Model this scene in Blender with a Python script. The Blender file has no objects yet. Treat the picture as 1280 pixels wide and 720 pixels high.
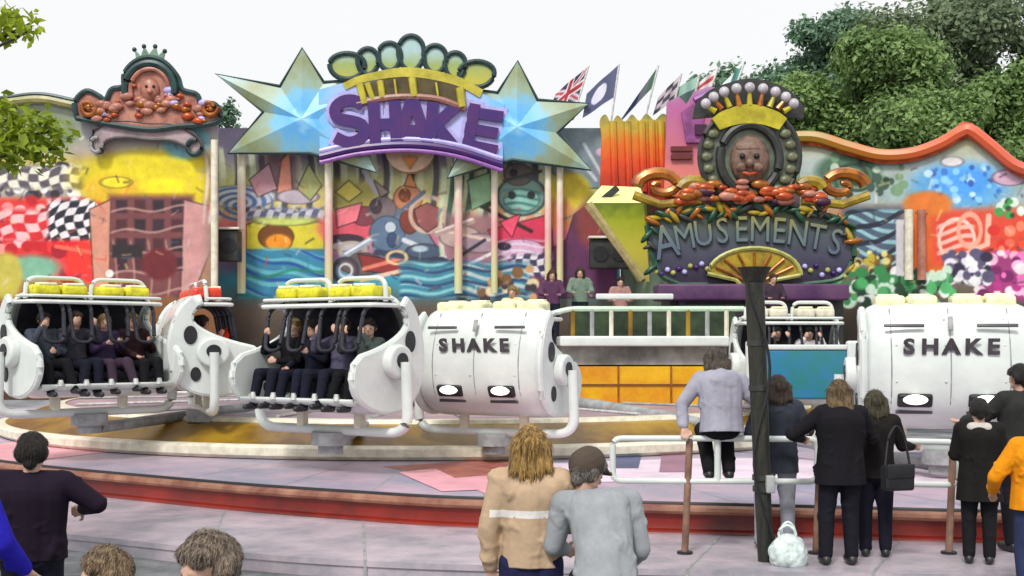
import bpy, bmesh, math, random
import numpy as np
from mathutils import Vector, Matrix, noise
R = math.radians
PI = math.pi
random.seed(7)
scene = bpy.context.scene
COL = scene.collection
TMP = bpy.data.scenes.new('workshop')             # scratch scene where limbs and letters are grown, removed at the end
CZ, F, HX, HY = 2.38, 1545.0, 640.0, 428.0      # camera height, focal length and horizon measured on the photograph
GROUND, WALK, DECK = 0.2, 0.37, 0.68            # heights of the paving, the walkway and the ride floor


def P(x, y, Y):
    return Vector(((x - HX) / F * Y, Y, CZ - (y - HY) / F * Y))


def lin(c):
    return tuple((v / 12.92 if v <= .04045 else ((v + .055) / 1.055) ** 2.4) for v in c[:3])


def rgb(r, g, b):
    return lin((r / 255, g / 255, b / 255))


# ------------------------------------------------------------------ materials
def mat(name, col, rough=.5, var=.12, scale=6., bump=.0, bscale=40., metal=0., spec=.5, col2=None, stretch=None):
    m = bpy.data.materials.new(name); m.use_nodes = True
    nt = m.node_tree; b = nt.nodes['Principled BSDF']
    b.inputs['Roughness'].default_value = rough
    b.inputs['Metallic'].default_value = metal
    b.inputs['Specular IOR Level'].default_value = spec
    tc = nt.nodes.new('ShaderNodeTexCoord')
    src = tc.outputs['Object']
    if stretch:
        mp = nt.nodes.new('ShaderNodeMapping'); mp.inputs['Scale'].default_value = stretch
        nt.links.new(src, mp.inputs['Vector']); src = mp.outputs['Vector']
    n = nt.nodes.new('ShaderNodeTexNoise'); n.inputs['Scale'].default_value = scale
    n.inputs['Detail'].default_value = 6; n.inputs['Roughness'].default_value = .65
    nt.links.new(src, n.inputs['Vector'])
    rp = nt.nodes.new('ShaderNodeValToRGB')
    c2 = col2 if col2 else tuple(max(0, v * (1 - 2.2 * var)) for v in col)
    c1 = col if col2 else tuple(min(1, v * (1 + var)) for v in col)
    rp.color_ramp.elements[0].position = .36; rp.color_ramp.elements[1].position = .64
    rp.color_ramp.elements[0].color = (*c2, 1); rp.color_ramp.elements[1].color = (*c1, 1)
    nt.links.new(n.outputs['Fac'], rp.inputs['Fac'])
    nt.links.new(rp.outputs['Color'], b.inputs['Base Color'])
    if bump:
        n2 = nt.nodes.new('ShaderNodeTexNoise'); n2.inputs['Scale'].default_value = bscale; n2.inputs['Detail'].default_value = 5
        nt.links.new(src, n2.inputs['Vector'])
        bp = nt.nodes.new('ShaderNodeBump'); bp.inputs['Strength'].default_value = bump; bp.inputs['Distance'].default_value = .02
        nt.links.new(n2.outputs['Fac'], bp.inputs['Height']); nt.links.new(bp.outputs['Normal'], b.inputs['Normal'])
    return m


def mural_mat(name, rough=.5):
    m = bpy.data.materials.new(name); m.use_nodes = True
    nt = m.node_tree; b = nt.nodes['Principled BSDF']; b.inputs['Roughness'].default_value = rough
    a = nt.nodes.new('ShaderNodeVertexColor'); a.layer_name = 'Paint'
    tc = nt.nodes.new('ShaderNodeTexCoord')
    n = nt.nodes.new('ShaderNodeTexNoise'); n.inputs['Scale'].default_value = 2.6; n.inputs['Detail'].default_value = 8; n.inputs['Roughness'].default_value = .7
    nt.links.new(tc.outputs['Object'], n.inputs['Vector'])
    rp = nt.nodes.new('ShaderNodeMapRange'); rp.inputs['From Min'].default_value = .3; rp.inputs['From Max'].default_value = .7
    rp.inputs['To Min'].default_value = .74; rp.inputs['To Max'].default_value = 1.12
    nt.links.new(n.outputs['Fac'], rp.inputs['Value'])
    mx = nt.nodes.new('ShaderNodeMix'); mx.data_type = 'RGBA'; mx.blend_type = 'MULTIPLY'; mx.inputs['Factor'].default_value = 1
    nt.links.new(a.outputs['Color'], mx.inputs['A']); nt.links.new(rp.outputs['Result'], mx.inputs['B'])
    nt.links.new(mx.outputs['Result'], b.inputs['Base Color'])
    return m


def ramp_mat(name, stops, axis='Z', rough=.4, lo=0., hi=1., radial=None):
    """painted colour blend along an object axis (airbrushed paint), or outward from a centre"""
    m = bpy.data.materials.new(name); m.use_nodes = True
    nt = m.node_tree; b = nt.nodes['Principled BSDF']; b.inputs['Roughness'].default_value = rough
    tc = nt.nodes.new('ShaderNodeTexCoord')
    ns = nt.nodes.new('ShaderNodeTexNoise'); ns.inputs['Scale'].default_value = 4; ns.inputs['Detail'].default_value = 6
    nt.links.new(tc.outputs['Object'], ns.inputs['Vector'])
    if radial:
        d = nt.nodes.new('ShaderNodeVectorMath'); d.operation = 'DISTANCE'; d.inputs[1].default_value = radial
        nt.links.new(tc.outputs['Object'], d.inputs[0]); val = d.outputs['Value']
    else:
        s = nt.nodes.new('ShaderNodeSeparateXYZ'); nt.links.new(tc.outputs['Object'], s.inputs[0]); val = s.outputs[axis]
    mr = nt.nodes.new('ShaderNodeMapRange'); mr.inputs['From Min'].default_value = lo; mr.inputs['From Max'].default_value = hi
    nt.links.new(val, mr.inputs['Value'])
    ad = nt.nodes.new('ShaderNodeMath'); ad.operation = 'MULTIPLY_ADD'; ad.inputs[1].default_value = .35
    nt.links.new(ns.outputs['Fac'], ad.inputs[0])
    sb = nt.nodes.new('ShaderNodeMath'); sb.operation = 'SUBTRACT'; sb.inputs[1].default_value = .175
    nt.links.new(mr.outputs['Result'], sb.inputs[0]); nt.links.new(sb.outputs['Value'], ad.inputs[2])
    rp = nt.nodes.new('ShaderNodeValToRGB'); el = rp.color_ramp.elements
    while len(el) < len(stops): el.new(.5)
    for e, (p, c) in zip(el, stops): e.position = p; e.color = (*c, 1)
    nt.links.new(ad.outputs['Value'], rp.inputs['Fac']); nt.links.new(rp.outputs['Color'], b.inputs['Base Color'])
    return m


def leaf_mat(name, dark, light, trans=.35):
    m = bpy.data.materials.new(name); m.use_nodes = True
    nt = m.node_tree; b = nt.nodes['Principled BSDF']; b.inputs['Roughness'].default_value = .55
    g = nt.nodes.new('ShaderNodeNewGeometry'); tc = nt.nodes.new('ShaderNodeTexCoord')
    n = nt.nodes.new('ShaderNodeTexNoise'); n.inputs['Scale'].default_value = .55; n.inputs['Detail'].default_value = 3
    nt.links.new(tc.outputs['Object'], n.inputs['Vector'])
    ad = nt.nodes.new('ShaderNodeMath'); ad.operation = 'MULTIPLY_ADD'; ad.inputs[1].default_value = .5
    nt.links.new(g.outputs['Random Per Island'], ad.inputs[0])
    mr = nt.nodes.new('ShaderNodeMapRange'); mr.inputs['From Min'].default_value = .3; mr.inputs['From Max'].default_value = .7; mr.inputs['To Max'].default_value = .5
    nt.links.new(n.outputs['Fac'], mr.inputs['Value']); nt.links.new(mr.outputs['Result'], ad.inputs[2])
    rp = nt.nodes.new('ShaderNodeValToRGB'); rp.color_ramp.elements[0].color = (*dark, 1); rp.color_ramp.elements[1].color = (*light, 1)
    nt.links.new(ad.outputs['Value'], rp.inputs['Fac']); nt.links.new(rp.outputs['Color'], b.inputs['Base Color'])
    t = nt.nodes.new('ShaderNodeBsdfTranslucent'); nt.links.new(rp.outputs['Color'], t.inputs['Color'])
    mx = nt.nodes.new('ShaderNodeMixShader'); mx.inputs[0].default_value = trans
    nt.links.new(b.outputs[0], mx.inputs[1]); nt.links.new(t.outputs[0], mx.inputs[2])
    nt.links.new(mx.outputs[0], nt.nodes['Material Output'].inputs['Surface'])
    return m


def glow(name, col, s):
    m = mat(name, col, .2); b = m.node_tree.nodes['Principled BSDF']
    b.inputs['Emission Color'].default_value = (*col, 1); b.inputs['Emission Strength'].default_value = s
    return m


M = {}
M['white'] = mat('white_gloss_paint', (.70, .74, .70), .26, .05, 1.6, col2=(.58, .62, .60))
M['cream'] = mat('cream_paint', (.74, .70, .55), .4, .1, 5)
M['yellow'] = mat('yellow_vinyl', rgb(222, 214, 40), .4, .15, 8)
M['lightyellow'] = mat('pale_yellow_vinyl', rgb(238, 236, 190), .4, .12, 8)
M['red'] = mat('red_vinyl', rgb(225, 60, 30), .4, .2, 10)
M['black'] = mat('black_rubber', (.012, .012, .016), .5, .2, 9)
M['darkpad'] = mat('dark_padding', (.018, .018, .03), .6, .3, 7, .2, 30)
M['steel'] = mat('steel_tube', (.62, .62, .60), .35, .15, 12, metal=.35)
M['greypaint'] = mat('grey_paint', (.32, .33, .33), .5, .15, 5)
M['blue'] = mat('teal_blue_panel', rgb(42, 118, 160), .35, .15, 2.5, col2=rgb(40, 120, 118))
M['lampglass'] = glow('lamp_glass', (1, .97, .9), 1.6)
M['bulb'] = glow('bulb_glass', (1., .62, .5), .9)
M['text'] = mat('dark_lettering', (.06, .05, .06), .4, .2)
M['gold'] = mat('gold_paint', rgb(232, 186, 18), .32, .15, 1.1, col2=rgb(206, 132, 14))
M['goldskirt'] = mat('gold_skirt_paint', rgb(164, 128, 24), .35, .15, .9, col2=rgb(92, 60, 14))
M['redrim'] = mat('dark_red_paint', rgb(140, 30, 10), .35, .15, .8, col2=rgb(84, 12, 6))
M['lip'] = mat('worn_salmon_lip', rgb(158, 112, 88), .45, .12, 2.4, col2=rgb(112, 60, 46))
M['skin'] = mat('skin', (.56, .33, .24), .5, .08, 20)
M['purple'] = mat('purple_paint', rgb(50, 22, 104), .35, .15, 1.6, col2=rgb(74, 28, 100))
M['lilac'] = mat('lilac_paint', rgb(182, 176, 232), .4, .08, 3)
M['tealedge'] = mat('dark_teal_edge', rgb(34, 62, 62), .4, .2, 6)
M['darkframe'] = mat('dark_frame', (.03, .032, .03), .45, .2, 6)
M['bronze'] = mat('bronze_gilding', rgb(176, 108, 34), .3, .2, 3, metal=.3, col2=rgb(120, 62, 18))
M['copper'] = mat('copper_red_gilding', rgb(200, 92, 42), .3, .2, 4, metal=.25, col2=rgb(132, 42, 20))
M['pinkgilt'] = mat('pink_gilding', rgb(190, 128, 108), .4, .2, 3, col2=rgb(140, 86, 72))


# ------------------------------------------------------------------ objects
def tag(o, label=None, cat=None, group=None, kind=None):
    if label: o['label'] = label
    if cat: o['category'] = cat
    if group: o['group'] = group
    if kind: o['kind'] = kind
    return o


def empty(name, loc=(0, 0, 0), rz=0, label=None, cat=None, group=None):
    o = bpy.data.objects.new(name, None); COL.objects.link(o)
    o.location = loc; o.rotation_euler = (0, 0, rz); o.empty_display_size = .2
    return tag(o, label, cat, group)


def obj(name, bm, m, parent=None, smooth=True, loc=None):
    if isinstance(bm, bmesh.types.BMesh):
        me = bpy.data.meshes.new(name); bm.to_mesh(me); bm.free()
    else:
        me = bm
    for x in (m if isinstance(m, (list, tuple)) else [m]): me.materials.append(x)
    if smooth:
        try: me.set_sharp_from_angle(angle=R(38))
        except Exception: pass
        me.polygons.foreach_set('use_smooth', [True] * len(me.polygons))
    o = bpy.data.objects.new(name, me); COL.objects.link(o)
    if parent is not None: o.parent = parent
    if loc is not None: o.location = loc
    return o


def copy_tree(o, parent=None):
    c = o.copy(); COL.objects.link(c); c.parent = parent
    for ch in [x for x in bpy.data.objects if x.parent == o]: copy_tree(ch, c)
    return c


def B(): return bmesh.new()


def box(bm, c, s, rot=None, bev=0., mi=0):
    g = bmesh.ops.create_cube(bm, size=1)
    vs = g['verts']
    for v in vs: v.co = Vector((v.co.x * s[0], v.co.y * s[1], v.co.z * s[2]))
    if bev:
        es = list({e for v in vs for e in v.link_edges})
        r = bmesh.ops.bevel(bm, geom=es, offset=bev, segments=3, profile=.6, affect='EDGES')
        vs = list({v for f in r['faces'] for v in f.verts} | {v for v in vs if v.is_valid})
    for v in vs:
        co = v.co
        if rot is not None: co = rot @ co
        v.co = co + Vector(c)
    for f in {f for v in vs for f in v.link_faces}: f.material_index = mi
    return bm


def tube(bm, pts, r, n=8, closed=False, r1=None):
    pts = [Vector(p) for p in pts]
    k = len(pts); rings = []
    up = Vector((0, 0, 1))
    for i, p in enumerate(pts):
        a = pts[(i - 1) % k] if (i > 0 or closed) else p
        b = pts[(i + 1) % k] if (i < k - 1 or closed) else p
        d = (b - a).normalized()
        u = up if abs(d.dot(up)) < .95 else Vector((1, 0, 0))
        s = d.cross(u).normalized(); t = s.cross(d).normalized()
        rr = r if r1 is None else r + (r1 - r) * i / max(1, k - 1)
        rings.append([bm.verts.new(p + s * math.cos(2 * PI * j / n) * rr + t * math.sin(2 * PI * j / n) * rr) for j in range(n)])
    for i in range(k if closed else k - 1):
        A, C = rings[i], rings[(i + 1) % k]
        for j in range(n):
            bm.faces.new((A[j], A[(j + 1) % n], C[(j + 1) % n], C[j]))
    if not closed:
        bm.faces.new(rings[0][::-1]); bm.faces.new(rings[-1])
    return bm


def bend(pts, r=.12, n=5):
    """round the corners of a polyline"""
    pts = [Vector(p) for p in pts]; out = [pts[0]]
    for i in range(1, len(pts) - 1):
        a, b, c = pts[i - 1], pts[i], pts[i + 1]
        q = min(r, (a - b).length * .45, (c - b).length * .45)
        s, e = b + (a - b).normalized() * q, b + (c - b).normalized() * q
        for k in range(n + 1):
            t = k / n
            out.append(s * (1 - t) ** 2 + b * 2 * t * (1 - t) + e * t * t)
    out.append(pts[-1]); return out


def ball(bm, c, r, sx=1, sy=1, sz=1, n=12):
    g = bmesh.ops.create_uvsphere(bm, u_segments=n, v_segments=max(6, n * 2 // 3), radius=r)
    for v in g['verts']: v.co = Vector((v.co.x * sx, v.co.y * sy, v.co.z * sz)) + Vector(c)
    return bm


def cyl(bm, c, r, h, axis='Z', n=24, r2=None):
    g = bmesh.ops.create_cone(bm, cap_ends=True, segments=n, radius1=r, radius2=r if r2 is None else r2, depth=h)
    rot = {'Z': Matrix(), 'X': Matrix.Rotation(PI / 2, 4, 'Y'), 'Y': Matrix.Rotation(PI / 2, 4, 'X')}[axis]
    for v in g['verts']: v.co = (rot @ v.co) + Vector(c)
    return bm


def prism(bm, pts, d):
    """pts: 3-D outline; extruded by the vector d"""
    a = [bm.verts.new(p) for p in pts]; b = [bm.verts.new(Vector(p) + d) for p in pts]
    f1 = bm.faces.new(a); f2 = bm.faces.new(b[::-1])
    n = len(a)
    for i in range(n): bm.faces.new((a[i], b[i], b[(i + 1) % n], a[(i + 1) % n]))
    bm.normal_update()
    bmesh.ops.triangulate(bm, faces=[f1, f2], ngon_method='EAR_CLIP')
    bmesh.ops.recalc_face_normals(bm, faces=bm.faces[:])
    return bm


def board(name, px, Y, th, m, parent, edge=None, edge_r=.05):
    """a cut-out scenery board: outline given on the photograph, standing at distance Y with a real thickness"""
    pts = [P(x, y, Y) for x, y in px]
    o = obj(name, prism(B(), pts, Vector((0, th, 0))), m, parent, smooth=False)
    if edge: obj('edge_trim', tube(B(), [p - Vector((0, .01, 0)) for p in pts], edge_r, 6, True), edge, o)
    return o


def smooth_line(ctrl, n=60):
    """Catmull-Rom through 2-D control points"""
    c = [np.array(p, float) for p in ctrl]; c = [2 * c[0] - c[1]] + c + [2 * c[-1] - c[-2]]
    out = []; seg = len(c) - 3
    for i in range(n + 1):
        t = i / n * seg; k = min(int(t), seg - 1); t -= k
        p0, p1, p2, p3 = c[k:k + 4]
        out.append(tuple(.5 * (2 * p1 + (p2 - p0) * t + (2 * p0 - 5 * p1 + 4 * p2 - p3) * t * t + (3 * p1 - p0 - 3 * p2 + p3) * t ** 3)))
    return out


def text_mesh(s, size, ext=.01, off=0., shear=0.):
    cu = bpy.data.curves.new('t', 'FONT'); cu.body = s; cu.size = size; cu.extrude = ext; cu.offset = off
    cu.align_x = 'CENTER'; cu.align_y = 'CENTER'; cu.shear = shear; cu.resolution_u = 3
    o = bpy.data.objects.new('t', cu); TMP.collection.objects.link(o)
    TMP.view_layers[0].update(); dg = TMP.view_layers[0].depsgraph; dg.update()
    me = bpy.data.meshes.new_from_object(o.evaluated_get(dg))
    bpy.data.objects.remove(o); me.materials.clear()
    return me


def letters(name, items, m, parent, ext=.03, off=0.):
    """items: (char, location, size, tilt in the XZ plane, x stretch); all of one word in one mesh, reading towards -Y"""
    bm = B()
    for ch, loc, size, tilt, sx in items:
        me = text_mesh(ch, size, ext, off)
        mtx = Matrix.Translation(loc) @ Matrix.Rotation(tilt, 4, 'Y') @ Matrix.Rotation(PI / 2, 4, 'X') @ Matrix.Diagonal((sx, 1, 1, 1))
        me.transform(mtx); bm.from_mesh(me); bpy.data.meshes.remove(me)
    return obj(name, bm, m, parent, smooth=False)


# ------------------------------------------------------------------ painted murals
def sm(d, s):  # soft inside mask from a signed distance
    return np.clip(.5 - d / max(s, .3), 0, 1)


def paint(X, Yp, ops, base):
    C = np.zeros(X.shape + (3,))
    ys = [b[0] for b in base]
    for k in range(3): C[..., k] = np.interp(Yp, ys, [b[1][k] / 255 for b in base])
    for op in ops:
        kind = op[0]; a = 1.
        if kind == 'ell':
            _, cx, cy, rx, ry, col, soft = op[:7]; a = op[7] if len(op) > 7 else 1
            d = (np.sqrt(((X - cx) / rx) ** 2 + ((Yp - cy) / ry) ** 2) - 1) * min(rx, ry); mk = sm(d, soft * .6)
            if soft <= 6 and min(rx, ry) > 5: C = C * (1 - .75 * sm(np.abs(d + .5) - 1.1, 1.2)[..., None])
        elif kind == 'ring':
            _, cx, cy, rx, ry, w, col = op
            d = np.abs((np.sqrt(((X - cx) / rx) ** 2 + ((Yp - cy) / ry) ** 2) - 1) * min(rx, ry)) - w / 2; mk = sm(d, 1.5)
        elif kind == 'line':
            _, x0, y0, x1, y1, w, col = op
            dx, dy = x1 - x0, y1 - y0; t = np.clip(((X - x0) * dx + (Yp - y0) * dy) / (dx * dx + dy * dy), 0, 1)
            mk = sm(np.hypot(X - x0 - t * dx, Yp - y0 - t * dy) - w / 2, 1.5)
        elif kind == 'box':
            _, x0, y0, x1, y1, col, soft = op[:7]; a = op[7] if len(op) > 7 else 1
            mk = sm(np.maximum(np.maximum(x0 - X, X - x1), np.maximum(y0 - Yp, Yp - y1)), soft)
        elif kind == 'poly':
            _, pts, col, soft = op
            d = np.full(X.shape, 1e9); ins = np.zeros(X.shape, bool); n = len(pts)
            for i in range(n):
                (x0, y0), (x1, y1) = pts[i], pts[(i + 1) % n]; dx, dy = x1 - x0, y1 - y0
                t = np.clip(((X - x0) * dx + (Yp - y0) * dy) / (dx * dx + dy * dy + 1e-9), 0, 1)
                d = np.minimum(d, np.hypot(X - x0 - t * dx, Yp - y0 - t * dy))
                with np.errstate(divide='ignore', invalid='ignore'):
                    ins ^= ((y0 > Yp) != (y1 > Yp)) & (X < dx * (Yp - y0) / (dy if dy else 1e-9) + x0)
            mk = sm(np.where(ins, -d, d), soft * .6)
            if soft <= 5: C = C * (1 - .75 * sm(d - 1.2, 1.2)[..., None])
        elif kind == 'vstripe':
            _, x0, y0, x1, y1, per, duty, col, a = op
            mk = sm(np.maximum(np.maximum(x0 - X, X - x1), np.maximum(y0 - Yp, Yp - y1)), 6) * sm((np.abs(((X + 3 * np.sin(Yp * .05)) / per) % 1 - .5) - duty / 2) * per, 2)
        elif kind == 'hstripe':
            _, x0, y0, x1, y1, per, duty, slope, col, a = op
            mk = sm(np.maximum(np.maximum(x0 - X, X - x1), np.maximum(y0 - Yp, Yp - y1)), 5) * sm((np.abs(((Yp + slope * X + 3 * np.sin(X * .09)) / per) % 1 - .5) - duty / 2) * per, 1.5)
        elif kind == 'dots':
            _, x0, y0, x1, y1, n, r, cols, seed = op
            rg = random.Random(seed)
            for i in range(n):
                cx, cy, rr = rg.uniform(x0, x1), rg.uniform(y0, y1), r * rg.uniform(.6, 1.3)
                d = np.hypot((X - cx) / rg.uniform(.8, 1.3), Yp - cy) - rr; mk = sm(d, 2)[..., None]
                C = C * (1 - mk) + np.array(rg.choice(cols)) / 255 * mk
            continue
        elif kind == 'check':
            _, x0, y0, x1, y1, sx_, sy_, sh_, ca_, cb_ = op
            mk = sm(np.maximum(np.maximum(x0 - X, X - x1), np.maximum(y0 - Yp, Yp - y1)), 7); u_ = X + 4 * np.sin(Yp * .12); v_ = Yp + sh_ * X + 3 * np.sin(X * .1)
            w_ = np.clip(.5 + 3.2 * np.sin(u_ * PI / sx_) * np.sin(v_ * PI / sy_), 0, 1)[..., None]
            mk = mk[..., None]; C = C * (1 - mk) + (np.array(ca_) / 255 * w_ + np.array(cb_) / 255 * (1 - w_)) * mk
            continue
        elif kind == 'spiral':
            _, cx, cy, rr, per, sq, col, a = op
            dx, dy = X - cx, (Yp - cy) / sq; q = np.hypot(dx, dy); an = np.arctan2(dy, dx)
            mk = sm(q - rr, 3) * sm((np.abs((q / per + an * 2 / (2 * PI)) % 1 - .5) - .25) * per, 2)
        mk = (mk * a)[..., None]
        C = C * (1 - mk) + np.array(col) / 255 * mk
    rg = np.random.default_rng(int(X[0, 0] * 7) % 997)
    cols = np.array([(236, 232, 228), (30, 26, 34), (206, 196, 200), (70, 50, 60), (240, 220, 150), (60, 96, 120), (200, 90, 80)]) / 255
    nst = int((X.max() - X.min()) * .3); y0_ = Yp.min() + 45
    for _ in range(nst):
        cx, cy, ln, wd, an = rg.uniform(X.min(), X.max()), rg.uniform(y0_, 385), rg.uniform(4, 16), rg.uniform(1.2, 3.4), rg.normal() * .9 + (PI / 2 if rg.random() < .4 else 0)
        ix = slice(*np.searchsorted(X[:, 0], (cx - 22, cx + 22))); xx, yy = X[ix] - cx, Yp[ix] - cy
        u_, v_ = xx * math.cos(an) + yy * math.sin(an), -xx * math.sin(an) + yy * math.cos(an) + .012 * xx * xx
        mk = (sm(np.maximum(np.abs(u_) - ln / 2, np.abs(v_) - wd / 2), 1.8) * rg.uniform(.2, .6))[..., None]
        C[ix] = C[ix] * (1 - mk) + cols[rg.integers(len(cols))] * mk
    return np.clip(C, 0, 1)


MURAL = mural_mat('airbrushed_mural')


def mural(name, x0, x1, top, bottom, depth, ops, base, parent, step=1.3, th=.1):
    """a painted scenery wall. top(x), bottom(x) on the photograph; depth(x) = its distance"""
    nu = int((x1 - x0) / step) + 1; xs = np.linspace(x0, x1, nu)
    T = np.array([top(x) for x in xs]); Bt = np.array([bottom(x) for x in xs]); D = np.array([depth(x) for x in xs])
    nv = int((Bt - T).max() / step) + 1; vv = np.linspace(0, 1, nv)
    Yp = T[:, None] + (Bt - T)[:, None] * vv[None]; X = np.repeat(xs[:, None], nv, 1); DD = np.repeat(D[:, None], nv, 1)
    col = paint(X, Yp, ops, base)
    g_ = col.mean(-1, keepdims=True); col = np.clip(g_ + (col - g_) * 1.22, 0, 1)
    co = np.stack([(X - HX) / F * DD, DD, CZ - (Yp - HY) / F * DD], -1).reshape(-1, 3)
    i = (np.arange(nu - 1)[:, None] * nv + np.arange(nv - 1)[None]).ravel()
    fc = np.stack([i, i + nv, i + nv + 1, i + 1], 1)[:, ::-1]
    me = bpy.data.meshes.new(name); me.from_pydata(co.tolist(), [], fc.tolist())
    lc = np.where(col <= .04045, col / 12.92, ((col + .055) / 1.055) ** 2.4)
    at = me.color_attributes.new('Paint', 'FLOAT_COLOR', 'POINT')
    buf = np.ones((nu * nv, 4), np.float32); buf[:, :3] = lc.reshape(-1, 3); at.data.foreach_set('color', buf.ravel())
    o = obj(name, me, MURAL, parent, smooth=False)
    s = o.modifiers.new('thickness', 'SOLIDIFY'); s.thickness = th; s.offset = -1
    return o


# ------------------------------------------------------------------ people
def capsules_mesh(caps, vox, sms=4, disp=0., seed=0):
    """grow one continuous surface round tapered limbs"""
    V, Fc, nb, n = [], [], 0, 14
    an = np.arange(n) * 2 * PI / n; ca, sa = np.cos(an), np.sin(an)
    for p0, r0, p1, r1 in caps:
        p0, p1 = np.array(p0, float), np.array(p1, float); d = p1 - p0; L = np.linalg.norm(d)
        d = d / L if L > 1e-5 else np.array([0, 0, 1.])
        u = np.cross(d, [1., 0, 0] if abs(d[0]) < .8 else [0, 1., 0]); u /= np.linalg.norm(u); w = np.cross(d, u)
        prof = [(-r0 * math.cos(t), r0 * math.sin(t), p0) for t in np.linspace(.12, PI / 2, 5)] + [(r1 * math.sin(t), r1 * math.cos(t), p1) for t in np.linspace(0, PI / 2 - .12, 5)]
        for z, r, c in prof: V.append(c + d * z + r * (ca[:, None] * u + sa[:, None] * w))
        k = len(prof)
        for i in range(k - 1):
            for j in range(n): Fc.append((nb + i * n + j, nb + i * n + (j + 1) % n, nb + (i + 1) * n + (j + 1) % n, nb + (i + 1) * n + j))
        Fc.append(tuple(nb + j for j in range(n))[::-1]); Fc.append(tuple(nb + (k - 1) * n + j for j in range(n))); nb += k * n
    me = bpy.data.meshes.new('c'); me.from_pydata(np.concatenate(V).tolist(), [], Fc)
    o = bpy.data.objects.new('c', me); TMP.collection.objects.link(o)
    m = o.modifiers.new('r', 'REMESH'); m.mode = 'VOXEL'; m.voxel_size = vox; m.use_smooth_shade = True
    m = o.modifiers.new('s', 'SMOOTH'); m.iterations = sms; m.factor = .5
    TMP.view_layers[0].update(); dg = TMP.view_layers[0].depsgraph; dg.update()
    out = bpy.data.meshes.new_from_object(o.evaluated_get(dg))
    bpy.data.objects.remove(o); bpy.data.meshes.remove(me)
    if disp:
        off = Vector((seed * 3.1, seed * 1.7, 0))
        k = len(out.vertices); q = np.empty(k * 3, np.float32); out.vertices.foreach_get('co', q); q = q.reshape(-1, 3)
        nr = np.empty(k * 3, np.float32); out.vertices.foreach_get('normal', nr); nr = nr.reshape(-1, 3)
        rg = np.random.default_rng(seed); f = np.zeros(k)
        for amp, fr in ((1, 16), (.8, 26), (.5, 44), (.35, 70)):
            for _ in range(3):
                d = rg.normal(size=3) * np.array([.7, .7, 1.2]); d /= np.linalg.norm(d); e = rg.normal(size=3)
                f += amp / 3 * (1 - 2 * np.abs(np.sin((q @ d) * fr / 2 + 1.4 * np.sin((q @ e) * fr * .28 + rg.uniform(0, 6)) + rg.uniform(0, 6))))
        out.vertices.foreach_set('co', (q + nr * (disp * .5 * (np.maximum(f, -.25) + .3))[:, None]).ravel().astype(np.float32))
    return out


JOINTS = dict(pelvis=(0, .01, .95), waist=(0, .01, 1.09), chest=(0, .02, 1.27), neck=(0, .025, 1.44),
              sl=(.175, .02, 1.40), sr=(-.175, .02, 1.40), el=(.235, .04, 1.12), er=(-.235, .04, 1.12),
              wl=(.245, -.05, .88), wr=(-.245, -.05, .88), hl=(.09, .01, .91), hr=(-.09, .01, .91),
              kl=(.1, -.02, .5), kr=(-.1, -.02, .5), al=(.1, .03, .09), ar=(-.1, .03, .09))
FAB = {}


def fabric(c, rough=.85):
    k = tuple(round(v, 3) for v in c)
    if k not in FAB: FAB[k] = mat('fabric', c, rough, .08, 5, .45, 11, spec=.15)
    return FAB[k]


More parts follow.
